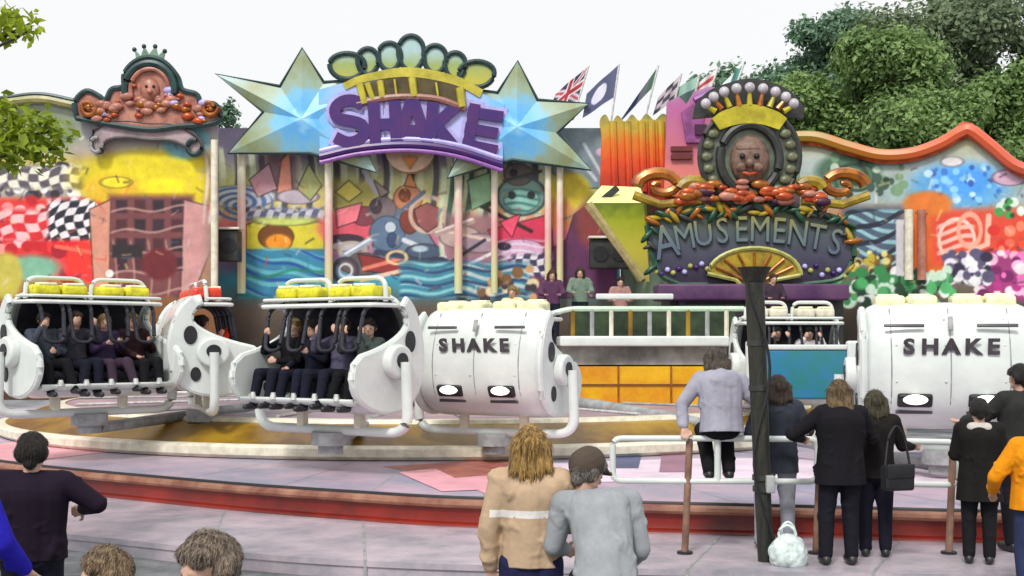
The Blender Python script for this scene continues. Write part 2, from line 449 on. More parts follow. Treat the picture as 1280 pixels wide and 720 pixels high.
def person(loc, rz, label, top, legs, hairc, pose=None, H=1.72, yaw=0., pitch=0., hair='short', vox=.012, bulk=1., coat=0.,
           shoes=(.02, .02, .022), group=None, hood=None, cap=None, skirt=None, band=None, collar=None):
    """faces local -Y"""
    J = {k: Vector(v) for k, v in JOINTS.items()}
    for k, v in (pose or {}).items(): J[k] = Vector(v)
    s = H / 1.72
    root = empty('person', loc, rz, label, 'person', group); root.scale = (s, s, s)
    nk = J['neck']
    hm = Matrix.Rotation(yaw, 3, 'Z') @ Matrix.Rotation(pitch, 3, 'X')
    h = lambda x, y, z: nk + hm @ Vector((x, y, z))
    body = []
    A = lambda p0, r0, p1, r1: body.append((p0, r0, p1, r1))
    # head: skull, face, jaw, nose, ears, brow
    A(h(0, .005, .185), .086, h(0, .03, .175), .084); A(h(0, -.03, .15), .068, h(0, -.045, .085), .046)
    A(h(.03, -.03, .09), .036, h(-.03, -.03, .09), .036)
    A(h(0, -.098, .155), .010, h(0, -.112, .122), .015); A(h(.03, -.082, .168), .012, h(-.03, -.082, .168), .012)
    A(h(.088, .01, .15), .016, h(.084, .012, .115), .012); A(h(-.088, .01, .15), .016, h(-.084, .012, .115), .012)
    A(h(.02, -.083, .082), .011, h(-.02, -.083, .082), .011)
    A(nk + Vector((0, 0, -.02)), .056, h(0, .01, .10), .052)
    # trunk
    A(J['sl'], .058, J['sr'], .058)
    for sx in (.075, -.075):
        A(J['chest'] + Vector((sx, 0, .04)), .10 * bulk, J['waist'] + Vector((sx * .8, 0, 0)), .092 * bulk)
        A(J['waist'] + Vector((sx * .8, 0, 0)), .092 * bulk, J['pelvis'] + Vector((sx, 0, 0)), .102 * bulk)
    arms = []; lg = []
    for S in 'lr':
        sh, e, w = J['s' + S], J['e' + S], J['w' + S]
        arms += [(sh, .056, e, .042), (e, .042, w, .029)]
        hip, k, a = J['h' + S], J['k' + S], J['a' + S]
        lg += [(hip, .092, k, .058), (k, .056, a, .040)]
        toe = J.get('t' + S, a + Vector((0, -.15, -.045)))
        A(a + Vector((0, .02, -.045)), .036, toe, .03)
        # hand: palm, four fingers, thumb
        d = (w - e).normalized(); sd = d.cross(Vector((0, 1, 0)) if abs(d.y) < .9 else Vector((0, 0, 1))).normalized()
        if 'grip' in J and J['grip'].x: dn = Vector((0, 0, -1))
        else: dn = sd.cross(d).normalized() * (1 if S == 'l' else 1)
        dn = (dn - d * dn.dot(d)).normalized(); sd = d.cross(dn).normalized()
        pc = w + d * .07
        A(w, .026, pc + sd * .018, .022); A(w, .024, pc - sd * .018, .022)
        for i, (o_, L) in enumerate(((-.032, .060), (-.011, .072), (.011, .068), (.032, .052))):
            b0 = pc + sd * o_; b1 = b0 + d * L * .55 + dn * L * .15; b2 = b1 + d * L * .3 + dn * L * .45
            A(b0, .0105, b1, .0095); A(b1, .0095, b2, .0085)
        t0 = w + d * .03 - sd * .03; t1 = t0 + d * .035 - sd * .035 + dn * .01
        A(t0, .012, t1, .011); A(t1, .011, t1 + d * .03 + dn * .012, .009)
    body += arms + lg
    obj('body', capsules_mesh(body, vox), M['skin'], root)
    # eyes and mouth
    for sx in (.032, -.032): obj('eye', ball(B(), h(sx, -.083, .152), .0095, n=8), M['black'], root)
    # top
    inf = .016
    tp = [(J['sl'], .066 + inf, J['sr'], .066 + inf), (nk + Vector((0, .01, -.05)), .075, nk + Vector((0, .012, -.015)), .068)]
    dn_ = (J['pelvis'] - J['waist']).normalized()
    cut = J['pelvis'] + dn_ * (.03 + coat); hem = cut + dn_ * .12
    bkw = Vector((0, .018, 0))                                   # cloth spans the hollow of the back
    tp += [(J['chest'] + bkw + Vector((0, 0, .05)), .115 * bulk + inf, J['waist'] + bkw, .108 * bulk + inf), (J['waist'] + bkw, .108 * bulk + inf, hem + bkw, .112 * bulk + inf),
           (J['sl'] + Vector((-.06, .015, -.04)), .075 + inf, J['sr'] + Vector((.06, .015, -.04)), .075 + inf)]
    for sx in (.078, -.078):
        tp += [(J['chest'] + Vector((sx, 0, .05)), .108 * bulk + inf, J['waist'] + Vector((sx * .85, 0, 0)), .100 * bulk + inf),
               (J['waist'] + Vector((sx * .85, 0, 0)), .100 * bulk + inf, hem + Vector((sx, 0, 0)), (.106 + coat * .1) * bulk + inf)]
    for S in 'lr':
        sh, e, w = J['s' + S], J['e' + S], J['w' + S]; w2 = w + (e - w) * .06
        tp += [(sh, .064 + inf, e, .050 + inf * .8), (e, .050 + inf * .8, w2, .036 + inf * .6)]
    if hood: tp += [(nk + Vector((.06, .07, -.03)), .05, nk + Vector((-.06, .07, -.03)), .05), (nk + Vector((0, .1, -.05)), .05, nk + Vector((0, .09, -.11)), .04)]
    tv = max(.011, vox)
    if legs is not None:
        tr = [(J['pelvis'] + Vector((.06, 0, -.02)), .112 * bulk, J['pelvis'] + Vector((-.06, 0, -.02)), .112 * bulk), (J['pelvis'] + Vector((0, .022, -.0)), .108 * bulk, J['hl'].lerp(J['hr'], .5) + Vector((0, .02, -.06)), .09)]
        for S in 'lr':
            hip, k, a = J['h' + S], J['k' + S], J['a' + S]
            tr += [(hip, .106, k, .080), (k, .078, a + Vector((0, 0, .01)), .064)]
        obj('trousers', capsules_mesh(tr, tv, 3, .026, len(label) % 50), fabric(legs), root)
    jme = capsules_mesh(tp, tv, 4, .042, len(label))
    jb = bmesh.new(); jb.from_mesh(jme)                          # cut a clean hem, leaving hands and cuffs that hang lower
    def near_arm(q):
        for S in 'lr':
            for a_, b_ in ((J['s' + S], J['e' + S]), (J['e' + S], J['w' + S])):
                t_ = max(0, min(1, (q - a_).dot(b_ - a_) / (b_ - a_).length_squared))
                if (q - a_ - (b_ - a_) * t_).length < .085: return True
        return False
    low = [f for f in jb.faces if (f.calc_center_median() - cut).dot(dn_) > -.03 and not near_arm(f.calc_center_median())]
    gm = list({v for f in low for v in f.verts}) + list({e for f in low for e in f.edges}) + low
    res = bmesh.ops.bisect_plane(jb, geom=gm, plane_co=cut, plane_no=dn_)
    kill = [f for f in jb.faces if (f.calc_center_median() - cut).dot(dn_) > .0005 and not near_arm(f.calc_center_median())]
    bmesh.ops.delete(jb, geom=kill, context='FACES'); jb.to_mesh(jme); jb.free()
    jk = obj('jacket', jme, fabric(top), root)
    so_ = jk.modifiers.new('cloth_thickness', 'SOLIDIFY'); so_.thickness = .008; so_.offset = -1
    if band:      # a contrasting stripe woven into the top
        jk.data.materials.append(fabric(band[0])); zc = J['waist'].z + (J['pelvis'].z - J['waist'].z) * band[1]; hw = band[2]
        for f in jk.data.polygons:
            if abs(f.center.z - zc) < hw and abs(f.center.x) < .235: f.material_index = 1
    if collar: obj('collar', capsules_mesh([(nk + Vector((.07, .05, -.025)), .062, nk + Vector((-.07, .05, -.025)), .062), (nk + Vector((.10, 0, -.03)), .05, nk + Vector((-.10, 0, -.03)), .05), (nk + Vector((0, .08, -.06)), .05, nk + Vector((0, .09, -.10)), .04)], tv), fabric(collar), root)
    lm = mat('leather', shoes, .45, .2, 10)
    for S in 'lr':
        a = J['a' + S]; toe = J.get('t' + S, a + Vector((0, -.15, -.045)))
        obj('shoe', capsules_mesh([(a + Vector((0, .03, -.042)), .047, toe, .041), (a, .046, a + Vector((0, .02, -.03)), .05)], tv, 3), lm, root)
    # hair
    if hair != 'none':
        hs = [(h(0, .012, .205), .088, h(0, .045, .175), .088), (h(.035, .03, .16), .068, h(-.035, .03, .16), .068), (h(0, .06, .16), .066, h(0, .065, .11), .05),
              (h(.045, -.035, .215), .045, h(-.045, -.035, .215), .045)]
        if hair in ('long', 'mid'):
            L = -.16 if hair == 'long' else .01
            for sx in (-.07, -.035, 0, .035, .07):
                hs.append((h(sx, .055, .17), .048, nk + hm @ Vector((sx * 1.35, .09 if hair == 'long' else .07, L + abs(sx) * .6)), .036))
            for sx in (-1, 1): hs.append((h(.075 * sx, .0, .18), .04, nk + hm @ Vector((.088 * sx, .02, L * .5 + .03)), .035))
        hme = capsules_mesh(hs, max(.010, vox * .9), 3, .007, 5)
        k = len(hme.vertices); q = np.empty(k * 3, np.float32); hme.vertices.foreach_get('co', q); q = q.reshape(-1, 3); nr = np.empty(k * 3, np.float32); hme.vertices.foreach_get('normal', nr); nr = nr.reshape(-1, 3)
        rg = np.random.default_rng(len(label)); ns = 2600 if vox < .0115 else 900; pk_ = rg.integers(0, k, ns); p_, n_ = q[pk_], nr[pk_]
        crown_ = np.array(h(0, .05, .30)); fl = p_ - crown_; fl[:, 2] *= .7
        if hair != 'short': fl += np.array([0, 0, -.35]) * (p_[:, 2:3] < crown_[2] - .1)
        fl += rg.normal(size=(ns, 3)) * .02; fl -= n_ * (fl * n_).sum(1)[:, None]; fl /= np.linalg.norm(fl, axis=1)[:, None] + 1e-6
        sd_ = np.cross(fl, n_); ln = rg.uniform(.02, .042 if hair == 'short' else .09, (ns, 1)); wd_ = rg.uniform(.0015, .0032, (ns, 1)); lf = rg.uniform(.001, .0045, (ns, 1))
        rows = [p_ - n_ * .003 - sd_ * wd_, p_ - n_ * .003 + sd_ * wd_, p_ + fl * ln * .55 + n_ * lf + sd_ * wd_, p_ + fl * ln * .55 + n_ * lf - sd_ * wd_, p_ + fl * ln + n_ * lf * .8]
        vv_ = np.stack(rows, 1).reshape(-1, 3); b_ = np.arange(ns) * 5
        fs_ = [(a, a + 1, a + 2, a + 3) for a in b_] + [(a + 3, a + 2, a + 4) for a in b_]
        sme = bpy.data.meshes.new('strands'); sme.from_pydata(vv_.tolist(), [], fs_)
        hb_ = bmesh.new(); hb_.from_mesh(hme); hb_.from_mesh(sme); bpy.data.meshes.remove(sme); hb_.to_mesh(hme); hb_.free()
        obj('hair', hme, mat('hair', hairc, .6, .35, 18, .8, 60, stretch=(3, 3, .5)), root)
    if cap:
        cb = [(h(0, .015, .215), .106, h(0, .04, .195), .106), (h(.03, -.09, .205), .022, h(-.03, -.09, .205), .022), (h(.04, -.15, .192), .014, h(-.04, -.15, .192), .014),
              (h(.05, -.07, .205), .022, h(.035, -.12, .197), .016), (h(-.05, -.07, .205), .022, h(-.035, -.12, .197), .016)]
        obj('flat_cap', capsules_mesh(cb, .009, 4), fabric(cap), root)
    return root

# ================================================================== SETTING
bm = B(); n = 24; S = 160
vs = [[bm.verts.new((-S + 2 * S * i / n, -S + 2 * S * j / n, GROUND)) for j in range(n + 1)] for i in range(n + 1)]
for i in range(n):
    for j in range(n): bm.faces.new((vs[i][j], vs[i + 1][j], vs[i + 1][j + 1], vs[i][j + 1]))
tag(obj('ground', bm, mat('asphalt', (.22, .225, .235), .9, .25, 1.2, .5, 90), smooth=False), kind='structure')

# ------------------------------------------------------------------ ride platform
RC = Vector((2.2, 26.5))                                       # middle of the ride floor
rim_px = [(-260, 548), (-90, 565), (60, 583), (190, 595), (320, 606), (440, 614), (560, 621), (730, 626), (900, 630), (1060, 634), (1210, 638), (1400, 641)]
rim = []
for x, y in smooth_line(rim_px, 70):
    Y = (CZ - DECK) * F / (y - HY); rim.append(Vector(((x - HX) / F * Y, Y)))
edge_px = [(-300, 628), (-60, 655), (110, 670), (320, 692), (480, 702), (660, 708), (850, 712), (1060, 716), (1200, 718), (1420, 722)]
edge = []
for x, y in smooth_line(edge_px, 70):
    Y = (CZ - WALK) * F / (y - HY); edge.append(Vector(((x - HX) / F * Y, Y)))


def offs(line, d):
    out = []
    for i, p in enumerate(line):
        t = (line[min(i + 1, len(line) - 1)] - line[max(i - 1, 0)]).normalized()
        out.append(p + Vector((t.y, -t.x)) * d)
    return out


def sweep(line, prof, mi=None):
    bm = B(); cols = []
    for d, z in prof: cols.append([bm.verts.new((q.x, q.y, z)) for q in offs(line, d)])
    for a in range(len(cols) - 1):
        for i in range(len(line) - 1):
            f = bm.faces.new((cols[a][i], cols[a + 1][i], cols[a + 1][i + 1], cols[a][i + 1]))
    return bm


plat = empty('ride_platform', (0, 0, 0), 0, 'wide round ride platform with a dark red rim and a pale metal walkway round it', 'ride platform')
bm = B(); L = [bm.verts.new((p.x, p.y, DECK)) for p in rim]
bk = [bm.verts.new((x, 41, DECK)) for x in np.linspace(rim[-1].x, rim[0].x, 12)]
bm.faces.new(L + bk); bmesh.ops.triangulate(bm, faces=bm.faces[:])
deckm = mat('deck_plates', rgb(190, 164, 180), .36, .06, 1.1, .2, 6, col2=rgb(140, 142, 164))
obj('deck', bm, deckm, plat, smooth=False)
obj('gasket', sweep(rim, [(-.03, DECK + .012), (.02, DECK + .014), (.035, DECK - .02), (.03, DECK - .06)]), M['black'], plat)
obj('rim_lip', sweep(rim, [(.032, DECK - .015), (.08, DECK - .012), (.115, DECK - .035), (.125, DECK - .07), (.11, DECK - .1), (.06, DECK - .115)]), M['lip'], plat)
obj('rim_skirt', sweep(rim, [(.06, DECK - .113), (.055, DECK - .2), (.07, DECK - .26), (.12, DECK - .29), (.13, WALK + .003)]), M['redrim'], plat)
bm = B()
A_ = [bm.verts.new((p.x, p.y, WALK)) for p in offs(rim, .06)]; E_ = [bm.verts.new((p.x, p.y, WALK)) for p in edge]
K_ = [bm.verts.new((p.x, p.y, WALK - .055)) for p in edge]; G_ = [bm.verts.new((p.x, p.y + .02, WALK - .056)) for p in edge]; G2 = [bm.verts.new((p.x, p.y + .02, GROUND - .05)) for p in edge]
for a, b in ((A_, E_), (E_, K_), (K_, G_), (G_, G2)):
    for i in range(len(a) - 1): bm.faces.new((a[i], b[i], b[i + 1], a[i + 1]))
for f in bm.faces: f.material_index = 0
bmesh.ops.recalc_face_normals(bm, faces=bm.faces[:])
obj('walkway', bm, mat('walkway_metal', rgb(190, 176, 184), .34, .07, 1.6, .25, 12, col2=rgb(142, 140, 150)), plat, smooth=False)
for i in (4, 14, 24, 33, 42, 51, 60):                          # joints between the walkway plates
    bm = B(); a = offs(rim, .13)[i]; e = edge[max(0, i - 3)] if i < 34 else edge[i - 4]
    d = Vector((e.x - a.x, e.y - a.y, 0)); sd = Vector((-d.y, d.x, 0)).normalized() * .014
    a3, e3 = Vector((a.x, a.y, WALK + .004)), Vector((e.x, e.y - .003, WALK + .004))
    f = bm.faces.new([bm.verts.new(v) for v in (a3 - sd, a3 + sd, e3 + sd, e3 - sd)])
    dn = Vector((0, 0, -.17)); fr = Vector((0, -.004, 0))
    bm.faces.new([bm.verts.new(v) for v in (e3 - sd + fr, e3 + sd + fr, e3 + sd + dn + fr, e3 - sd + dn + fr)])
    obj('seam', bm, M['greypaint'], plat, smooth=False)
# painted shapes on the ride floor
def floor_poly(px, m, dz=.004):
    pts = []
    for x, y in px:
        Y = (CZ - DECK - dz) * F / (y - HY); pts.append(((x - HX) / F * Y, Y, DECK + dz))
    bm = B(); bm.faces.new([bm.verts.new(p) for p in pts]); bmesh.ops.triangulate(bm, faces=bm.faces[:])
    for f in bm.faces:
        if f.normal.z < 0: f.normal_flip()
    return obj('floor_paint', bm, m, plat, smooth=False)
pk = mat('pink_floor_paint', rgb(226, 160, 172), .45, .08, 2); rb = mat('red_brown_floor_paint', rgb(168, 96, 84), .45, .2, 3); sal = mat('salmon_floor_paint', rgb(214, 142, 108), .42, .08, 1.2)
nb = mat('navy_floor_paint', rgb(72, 78, 120), .45, .1, 2); mv = mat('mauve_floor_paint', rgb(150, 106, 128), .45, .1, 2); wl = mat('white_floor_paint', rgb(226, 206, 222), .45, .08, 2)
floor_poly([(478, 583), (560, 578), (640, 571), (632, 585), (650, 592), (560, 598)], rb)
floor_poly([(497, 590), (545, 586), (600, 612), (552, 614)], pk, .008)
floor_poly([(560, 598), (640, 592), (700, 600), (690, 617), (610, 618)], pk, .006)
floor_poly([(600, 560), (720, 545), (905, 548), (900, 565), (760, 571), (640, 572)], sal)
floor_poly([(640, 580), (900, 572), (1200, 578), (1210, 604), (900, 600), (650, 604)], wl, .005)
for x in (768, 960, 1125): floor_poly([(x, 561), (x + 36, 561), (x + 30, 585), (x - 2, 585)], nb, .009)
for x in (828, 1020, 1190): floor_poly([(x, 561), (x + 38, 561), (x + 36, 590), (x - 4, 590)], mv, .009)
floor_poly([(-60, 562), (20, 552), (110, 552), (200, 548), (160, 562), (20, 578)], pk, .005)

for x0 in (-60, 90, 240, 390, 540, 690, 840, 990, 1140, 1290):
    k = int((x0 + 260) / 1660 * 70); a = rim[k]; d = Vector((RC.x - 3 - a.x, RC.y - a.y)).normalized(); b = a + d * 5.2; a = a + d * .05; sd = Vector((-d.y, d.x)) * .008
    bm = B(); bm.faces.new([bm.verts.new((q.x, q.y, DECK + .002)) for q in (a + sd, a - sd, b - sd, b + sd)]); obj('plate_joint', bm, M['greypaint'], plat, smooth=False)

# ------------------------------------------------------------------ turntable
TT = Vector((-1.5, 26.5, DECK)); TR = 8.8
tt = empty('turntable', TT, 0, 'round turntable with a gold skirt and cream edge carrying the white gondolas', 'turntable')


def ring(prof, n=120):
    bm = B(); cols = [[bm.verts.new((r * math.cos(2 * PI * i / n), r * math.sin(2 * PI * i / n), z)) for i in range(n)] for r, z in prof]
    for a in range(len(cols) - 1):
        for i in range(n): bm.faces.new((cols[a][i], cols[a][(i + 1) % n], cols[a + 1][(i + 1) % n], cols[a + 1][i]))
    return bm
obj('edge_trim', ring([(TR, .01), (TR + .06, .06), (TR + .06, .17), (TR, .21), (TR - .14, .21)]), M['cream'], tt)
obj('skirt', ring([(TR - .12, .208), (TR - .2, .22), (TR - .75, .42), (TR - 1.05, .47)]), M['goldskirt'], tt)
obj('skirt_trim', ring([(TR - 1.0, .462), (TR - 1.03, .52), (TR - 1.2, .53)]), M['cream'], tt)
obj('disc', ring([(TR - 1.15, .515), (6, .53), (3, .54), (.01, .55)]), mat('disc_plates', rgb(176, 152, 160), .4, .12, .6, col2=rgb(128, 112, 126)), tt)
drum = obj('centre_drum', ring([(2.2, .54), (2.0, .9), (1.2, 1.7), (.9, 2.0), (.01, 2.05)], 48), M['goldskirt'], tt)
for i in range(16):
    a = 2 * PI * i / 16; bm = B()
    tube(bm, [(3.2 * math.cos(a), 3.2 * math.sin(a), .56), (7.5 * math.cos(a + .1), 7.5 * math.sin(a + .1), .545)], .03, 6)
    obj('floor_rib', bm, M['steel'] if i % 2 else M['greypaint'], tt)


def arm(a, b, r=.085):
    a, b = Vector(a) - TT, Vector(b) - TT
    bm = B(); d = (b - a); mid = (a + b) / 2 + Vector((0, 0, .02))
    tube(bm, bend([a, mid, b], .8, 6), r * 1.3, 10, r1=r); obj('arm', bm, M['greypaint'], tt)


# ------------------------------------------------------------------ gondolas
GW = 1.0
PROF = [(-.42, .60), (-.15, .50), (.15, .48), (.45, .58), (.66, .82), (.73, 1.12), (.73, 1.42), (.66, 1.72), (.54, 1.98), (.40, 2.13), (.28, 2.18)]


def make_gondola(name, label, cushion='yellow', apron=None, marks=True, group='white gondolas of the ride'):
    root = empty(name, (0, 0, 0), 0, label, 'gondola', group)
    prof = smooth_line(PROF, 30); nx = 22
    bm = B(); cols = []
    for i in range(nx + 1):
        u = -1 + 2 * i / nx; x = GW * u
        rnd = 1 - max(0, abs(u) - .8) ** 2 * 4.5
        cols.append([bm.verts.new((x, y * (1 - .12 * abs(u) ** 3) if y > 0 else y, 1.25 + (z - 1.25) * rnd)) for y, z in prof])
    for i in range(nx):
        for j in range(len(prof) - 1): bm.faces.new((cols[i][j], cols[i + 1][j], cols[i + 1][j + 1], cols[i][j + 1]))
    bmesh.ops.recalc_face_normals(bm, faces=bm.faces[:])
    sh = obj('shell', bm, M['white'], root)
    md = sh.modifiers.new('thickness', 'SOLIDIFY'); md.thickness = .06; md.offset = 1 if True else -1
    for xs_ in (-.70, 0, .70):                                   # joints between the shell mouldings, and their bolts
        u = xs_ / GW; pts = [Vector((xs_, y * (1 - .12 * abs(u) ** 3) + (.062 if y > .3 else .03), z - (.05 if y < .3 and z < 1 else 0) + (.05 if z > 2.05 else 0))) for y, z in prof[4:27]]
        obj('panel_seam', tube(B(), pts, .008, 5), M['greypaint'], sh)
        for k in (6, 11, 16, 20):
            obj('bolt', ball(B(), pts[k] + Vector((.06 if xs_ <= 0 else -.06, 0, 0)), .017, n=8), M['steel'], sh)
    # dark padded inside and the bench
    bm = B(); cols = []
    pin = smooth_line([(.0, .86), (.42, .84), (.55, 1.0), (.56, 1.4), (.5, 1.72), (.36, 1.98), (.2, 2.06)], 14)
    for i in range(11):
        x = -.9 + 1.8 * i / 10; w = .035 * math.cos(i * PI / 10 * 8)
        cols.append([bm.verts.new((x, y - w, z)) for y, z in pin])
    for i in range(10):
        for j in range(len(pin) - 1): bm.faces.new((cols[i][j], cols[i + 1][j], cols[i + 1][j + 1], cols[i][j + 1]))
    obj('backrest', bm, M['darkpad'], root)
    bm = B(); box(bm, (0, .12, .80), (1.84, .72, .16), bev=.06); obj('seat', bm, M['darkpad'], root)
    for k in range(2):                                           # swooping side panels with their rolled edge
        sx = (-1, 1)[k]
        out = smooth_line([(-.66, 1.16), (-.70, .92), (-.58, .68), (-.3, .52), (.05, .46), (.42, .53), (.68, .78), (.77, 1.12), (.77, 1.42), (.70, 1.74), (.58, 1.99), (.44, 2.14)], 26) + \
            smooth_line([(.34, 2.02), (.44, 1.86), (.40, 1.68), (.14, 1.50), (-.22, 1.36), (-.52, 1.28)], 14)
        x0 = sx * (GW - .02); pts = [Vector((x0, y, z)) for y, z in out]
        sp = obj('side_panel', prism(B(), pts, Vector((sx * .10, 0, 0))), M['white'], root, smooth=False)
        mm = sp.modifiers.new('bev', 'BEVEL'); mm.width = .03; mm.segments = 3; mm.limit_method = 'ANGLE'
        obj('side_edge', tube(B(), [p + Vector((sx * .05, 0, 0)) for p in pts], .045, 8, True), M['white'], sp)
        pv = cyl(B(), (sx * (GW + .13), .12, 1.2), .26, .16, 'X', 28); hb = obj('pivot_housing', pv, M['white'], root)
        mm = hb.modifiers.new('bev', 'BEVEL'); mm.width = .04; mm.segments = 3; mm.limit_method = 'ANGLE'
        obj('pivot_hole', cyl(B(), (sx * (GW + .213), .12, 1.22), .115, .02, 'X', 24), M['black'], hb)
        for vy, vz, vr in ((.46, 1.50, .13), (.38, .82, .10)):
            g_ = cyl(B(), (0, 0, 0), vr, .03, 'X', 22)
            for v in g_.verts: v.co = Vector((v.co.x + sx * (GW + .082), v.co.y * .8 + vy, v.co.z * 1.25 + vz))
            obj('side_vent', g_, M['black'], sp)
    # low front apron and foot rest
    bm = B(); ap = smooth_line([(-.38, .60), (-.52, .56), (-.60, .60), (-.62, .66)], 8)
    cols = [[bm.verts.new((x, y, z)) for y, z in ap] for x in np.linspace(-.96, .96, 5)]
    for i in range(4):
        for j in range(len(ap) - 1): bm.faces.new((cols[i][j], cols[i + 1][j], cols[i + 1][j + 1], cols[i][j + 1]))
    fr = obj('foot_apron', bm, M['white'], root); md = fr.modifiers.new('t', 'SOLIDIFY'); md.thickness = .05
    for k in range(5): obj('foot_peg', cyl(B(), (-.72 + .36 * k, -.62, .69), .05, .1, 'Z', 10, .03), M['steel'], fr)
    if apron:
        bm = B(); box(bm, (0, -.72, 1.05), (1.7, .07, .95), bev=.05); obj('front_panel', bm, M[apron], root)
        for x in (-.98, .98):
            bm = B(); box(bm, (x, -.70, 1.32), (.26, .16, .75), bev=.06); obj('corner_post', bm, M['white'], root)
        bm = B(); box(bm, (0, -.72, 1.57), (1.7, .12, .10), bev=.03); obj('panel_rail', bm, M['white'], root)
    # head restraints on top: cushion, split, hoop
    for sx in (-1, 1):
        for q in (-1, 1):
            bm = B(); box(bm, (sx * .47 + q * .195, .16, 2.24), (.37, .46, .20), bev=.07)
            c = obj('headrest', bm, M[cushion], root)
            bm = B(); box(bm, (sx * .47 + q * .195, .02, 2.345), (.26, .16, .05), bev=.02); obj('headrest_pad', bm, M['lightyellow'], c)
        if cushion != 'lightyellow': obj('hoop', tube(B(), bend([(sx * .47 - .42, .18, 2.1), (sx * .47 - .40, .2, 2.46), (sx * .47 + .40, .2, 2.46), (sx * .47 + .42, .18, 2.1)], .16), .035, 8), M['white'], root)
        # restraint arms folding down over the riders
        for q in (-1, 1):
            x = sx * .47 + q * .2
            rs = obj('shoulder_restraint', tube(B(), bend([(x - .15, .1, 2.1), (x - .16, -.2, 1.98), (x - .13, -.30, 1.36), (x + .13, -.30, 1.36), (x + .16, -.2, 1.98), (x + .15, .1, 2.1)], .16), .03, 8), M['darkpad'], root)
    obj('cross_bar', tube(B(), bend([(-1.0, .25, 2.04), (-.98, -.22, 2.04), (.98, -.22, 2.04), (1.0, .25, 2.04)], .15), .035, 8), M['white'], root)
    obj('cross_bar', tube(B(), bend([(-1.0, .2, 2.14), (-.98, -.20, 2.14), (.98, -.20, 2.14), (1.0, .2, 2.14)], .15), .025, 8), M['white'], root)
    if marks:                                                    # the back: word, air slots, lamps
        word = letters('lettering', [(ch, Vector((0, 0, 0)), .30, 0, 1.0) for ch in ''] or [], M['text'], root) if False else None
        bmw = B()
        for ch, x in zip('SHAKE', (-.50, -.25, 0, .25, .49)):
            me = text_mesh(ch, .29, .012, .012)
            me.transform(Matrix.Translation((-x, .80, 1.60)) @ Matrix.Rotation(R(-6), 4, 'X') @ Matrix.Rotation(PI, 4, 'Z') @ Matrix.Rotation(PI / 2, 4, 'X'))
            bmw.from_mesh(me); bpy.data.meshes.remove(me)
        obj('lettering', bmw, M['text'], root, smooth=False)
        for sx in (-1, 1):
            bm = B(); box(bm, (sx * .55, .735, 1.90), (.48, .03, .045), Matrix.Rotation(R(20), 3, 'X'), .01); obj('air_slot', bm, M['text'], root)
            bm = B(); box(bm, (sx * .42, .725, .86), (.42, .10, .20), Matrix.Rotation(R(-24), 3, 'X'), .045); h = obj('lamp_housing', bm, M['black'], root)
            bm = B(); ball(bm, (sx * .42, .785, .87), .1, 1.5, .5, .72, 16); obj('lamp', bm, M['lampglass'], h)
            bm = B(); box(bm, (sx * .42, .64, .69), (.44, .05, .05), bev=.015); obj('bumper_slot', bm, M['text'], root)
        bm = B(); box(bm, (0, .74, 1.93), (.06, .03, .20), Matrix.Rotation(R(18), 3, 'X'), .01); obj('hinge_plate', bm, M['greypaint'], root)
    # yoke
    yk = obj('yoke', tube(B(), bend([(-1.27, .12, 1.2), (-1.30, .12, .15), (1.30, .12, .15), (1.27, .12, 1.2)], .3, 8), .075, 10), M['white'], root)
    for sx in (-1, 1):
        bm = B(); box(bm, (sx * .5, .12, .30), (.12, .12, .32), bev=.02); obj('bracket', bm, M['cream'], yk)
    obj('hub', cyl(cyl(B(), (0, .12, .02), .26, .2, 'Z', 24), (0, .12, -.14), .17, .16, 'Z', 20), M['greypaint'], root)
    return root


def put(o, x, y, Y, z, rz, scale=1., label=None, tilt=0):
    """stand a gondola so that its pivot height sits at the given point of the photograph"""
    o.location = ((x - HX) / F * Y, Y, z); o.rotation_euler = (tilt, 0, rz); o.scale = scale if isinstance(scale, tuple) else (scale,) * 3
    if label: o['label'] = label
    bpy.context.view_layer.update()
    arm((TT.x + (o.location.x - TT.x) * .2, TT.y + (o.location.y - TT.y) * .2, DECK + .75), (o.location.x, o.location.y + .3, z - .12))
    return o


gY = make_gondola('gondola', 'x', 'yellow')
GC = put(gY, 406, 0, 16.2, 1.10, R(-33), (.99, .95, .86), 'front gondola turned to show four riders in dark clothes, yellow headrests on top')
GA = put(copy_tree(gY), 116, 0, 18.0, 1.24, R(44), (1.03, .95, .84), 'leftmost gondola with a row of riders under bright yellow headrests')
GG = put(make_gondola('gondola', 'x', 'lightyellow'), 1176, 0, 15.6, .93, R(180 - 10), (.98, .95, .87), 'white gondola at the right, its back with lamps and the word SHAKE facing us')
GD = put(copy_tree(GG), 622, 0, 17.6, .99, R(180 - 26), (.95, .92, .84), 'white gondola right of the front one, its lettered back turned slightly left')
GB = put(make_gondola('gondola', 'x', 'red', None, False), 262, 0, 19.6, 1.2, R(112), (1., .95, .86), 'white gondola seen from its side with orange red headrests between two others')
GF = put(make_gondola('gondola', 'x', 'cream', 'blue', False), 990, 0, 21.0, .95, R(4), .86, 'white gondola with a teal blue front panel behind the dark pole')

# ================================================================== SCENERY
W_ = (240, 240, 238); K_ = (22, 20, 26)
# ---- left wing
lw = empty('scenery_wall', P(130, 500, 31.5), 0, 'left scenery wall airbrushed with yellow sky, red crowd and dark tower', 'scenery wall')
lw_loc = lw.location.copy()


def rel(root):
    """parts are built in world coordinates: bring them under their Empty"""
    bpy.context.view_layer.update()
    for c in [x for x in bpy.data.objects if x.parent == root]: c.matrix_parent_inverse = root.matrix_world.inverted()


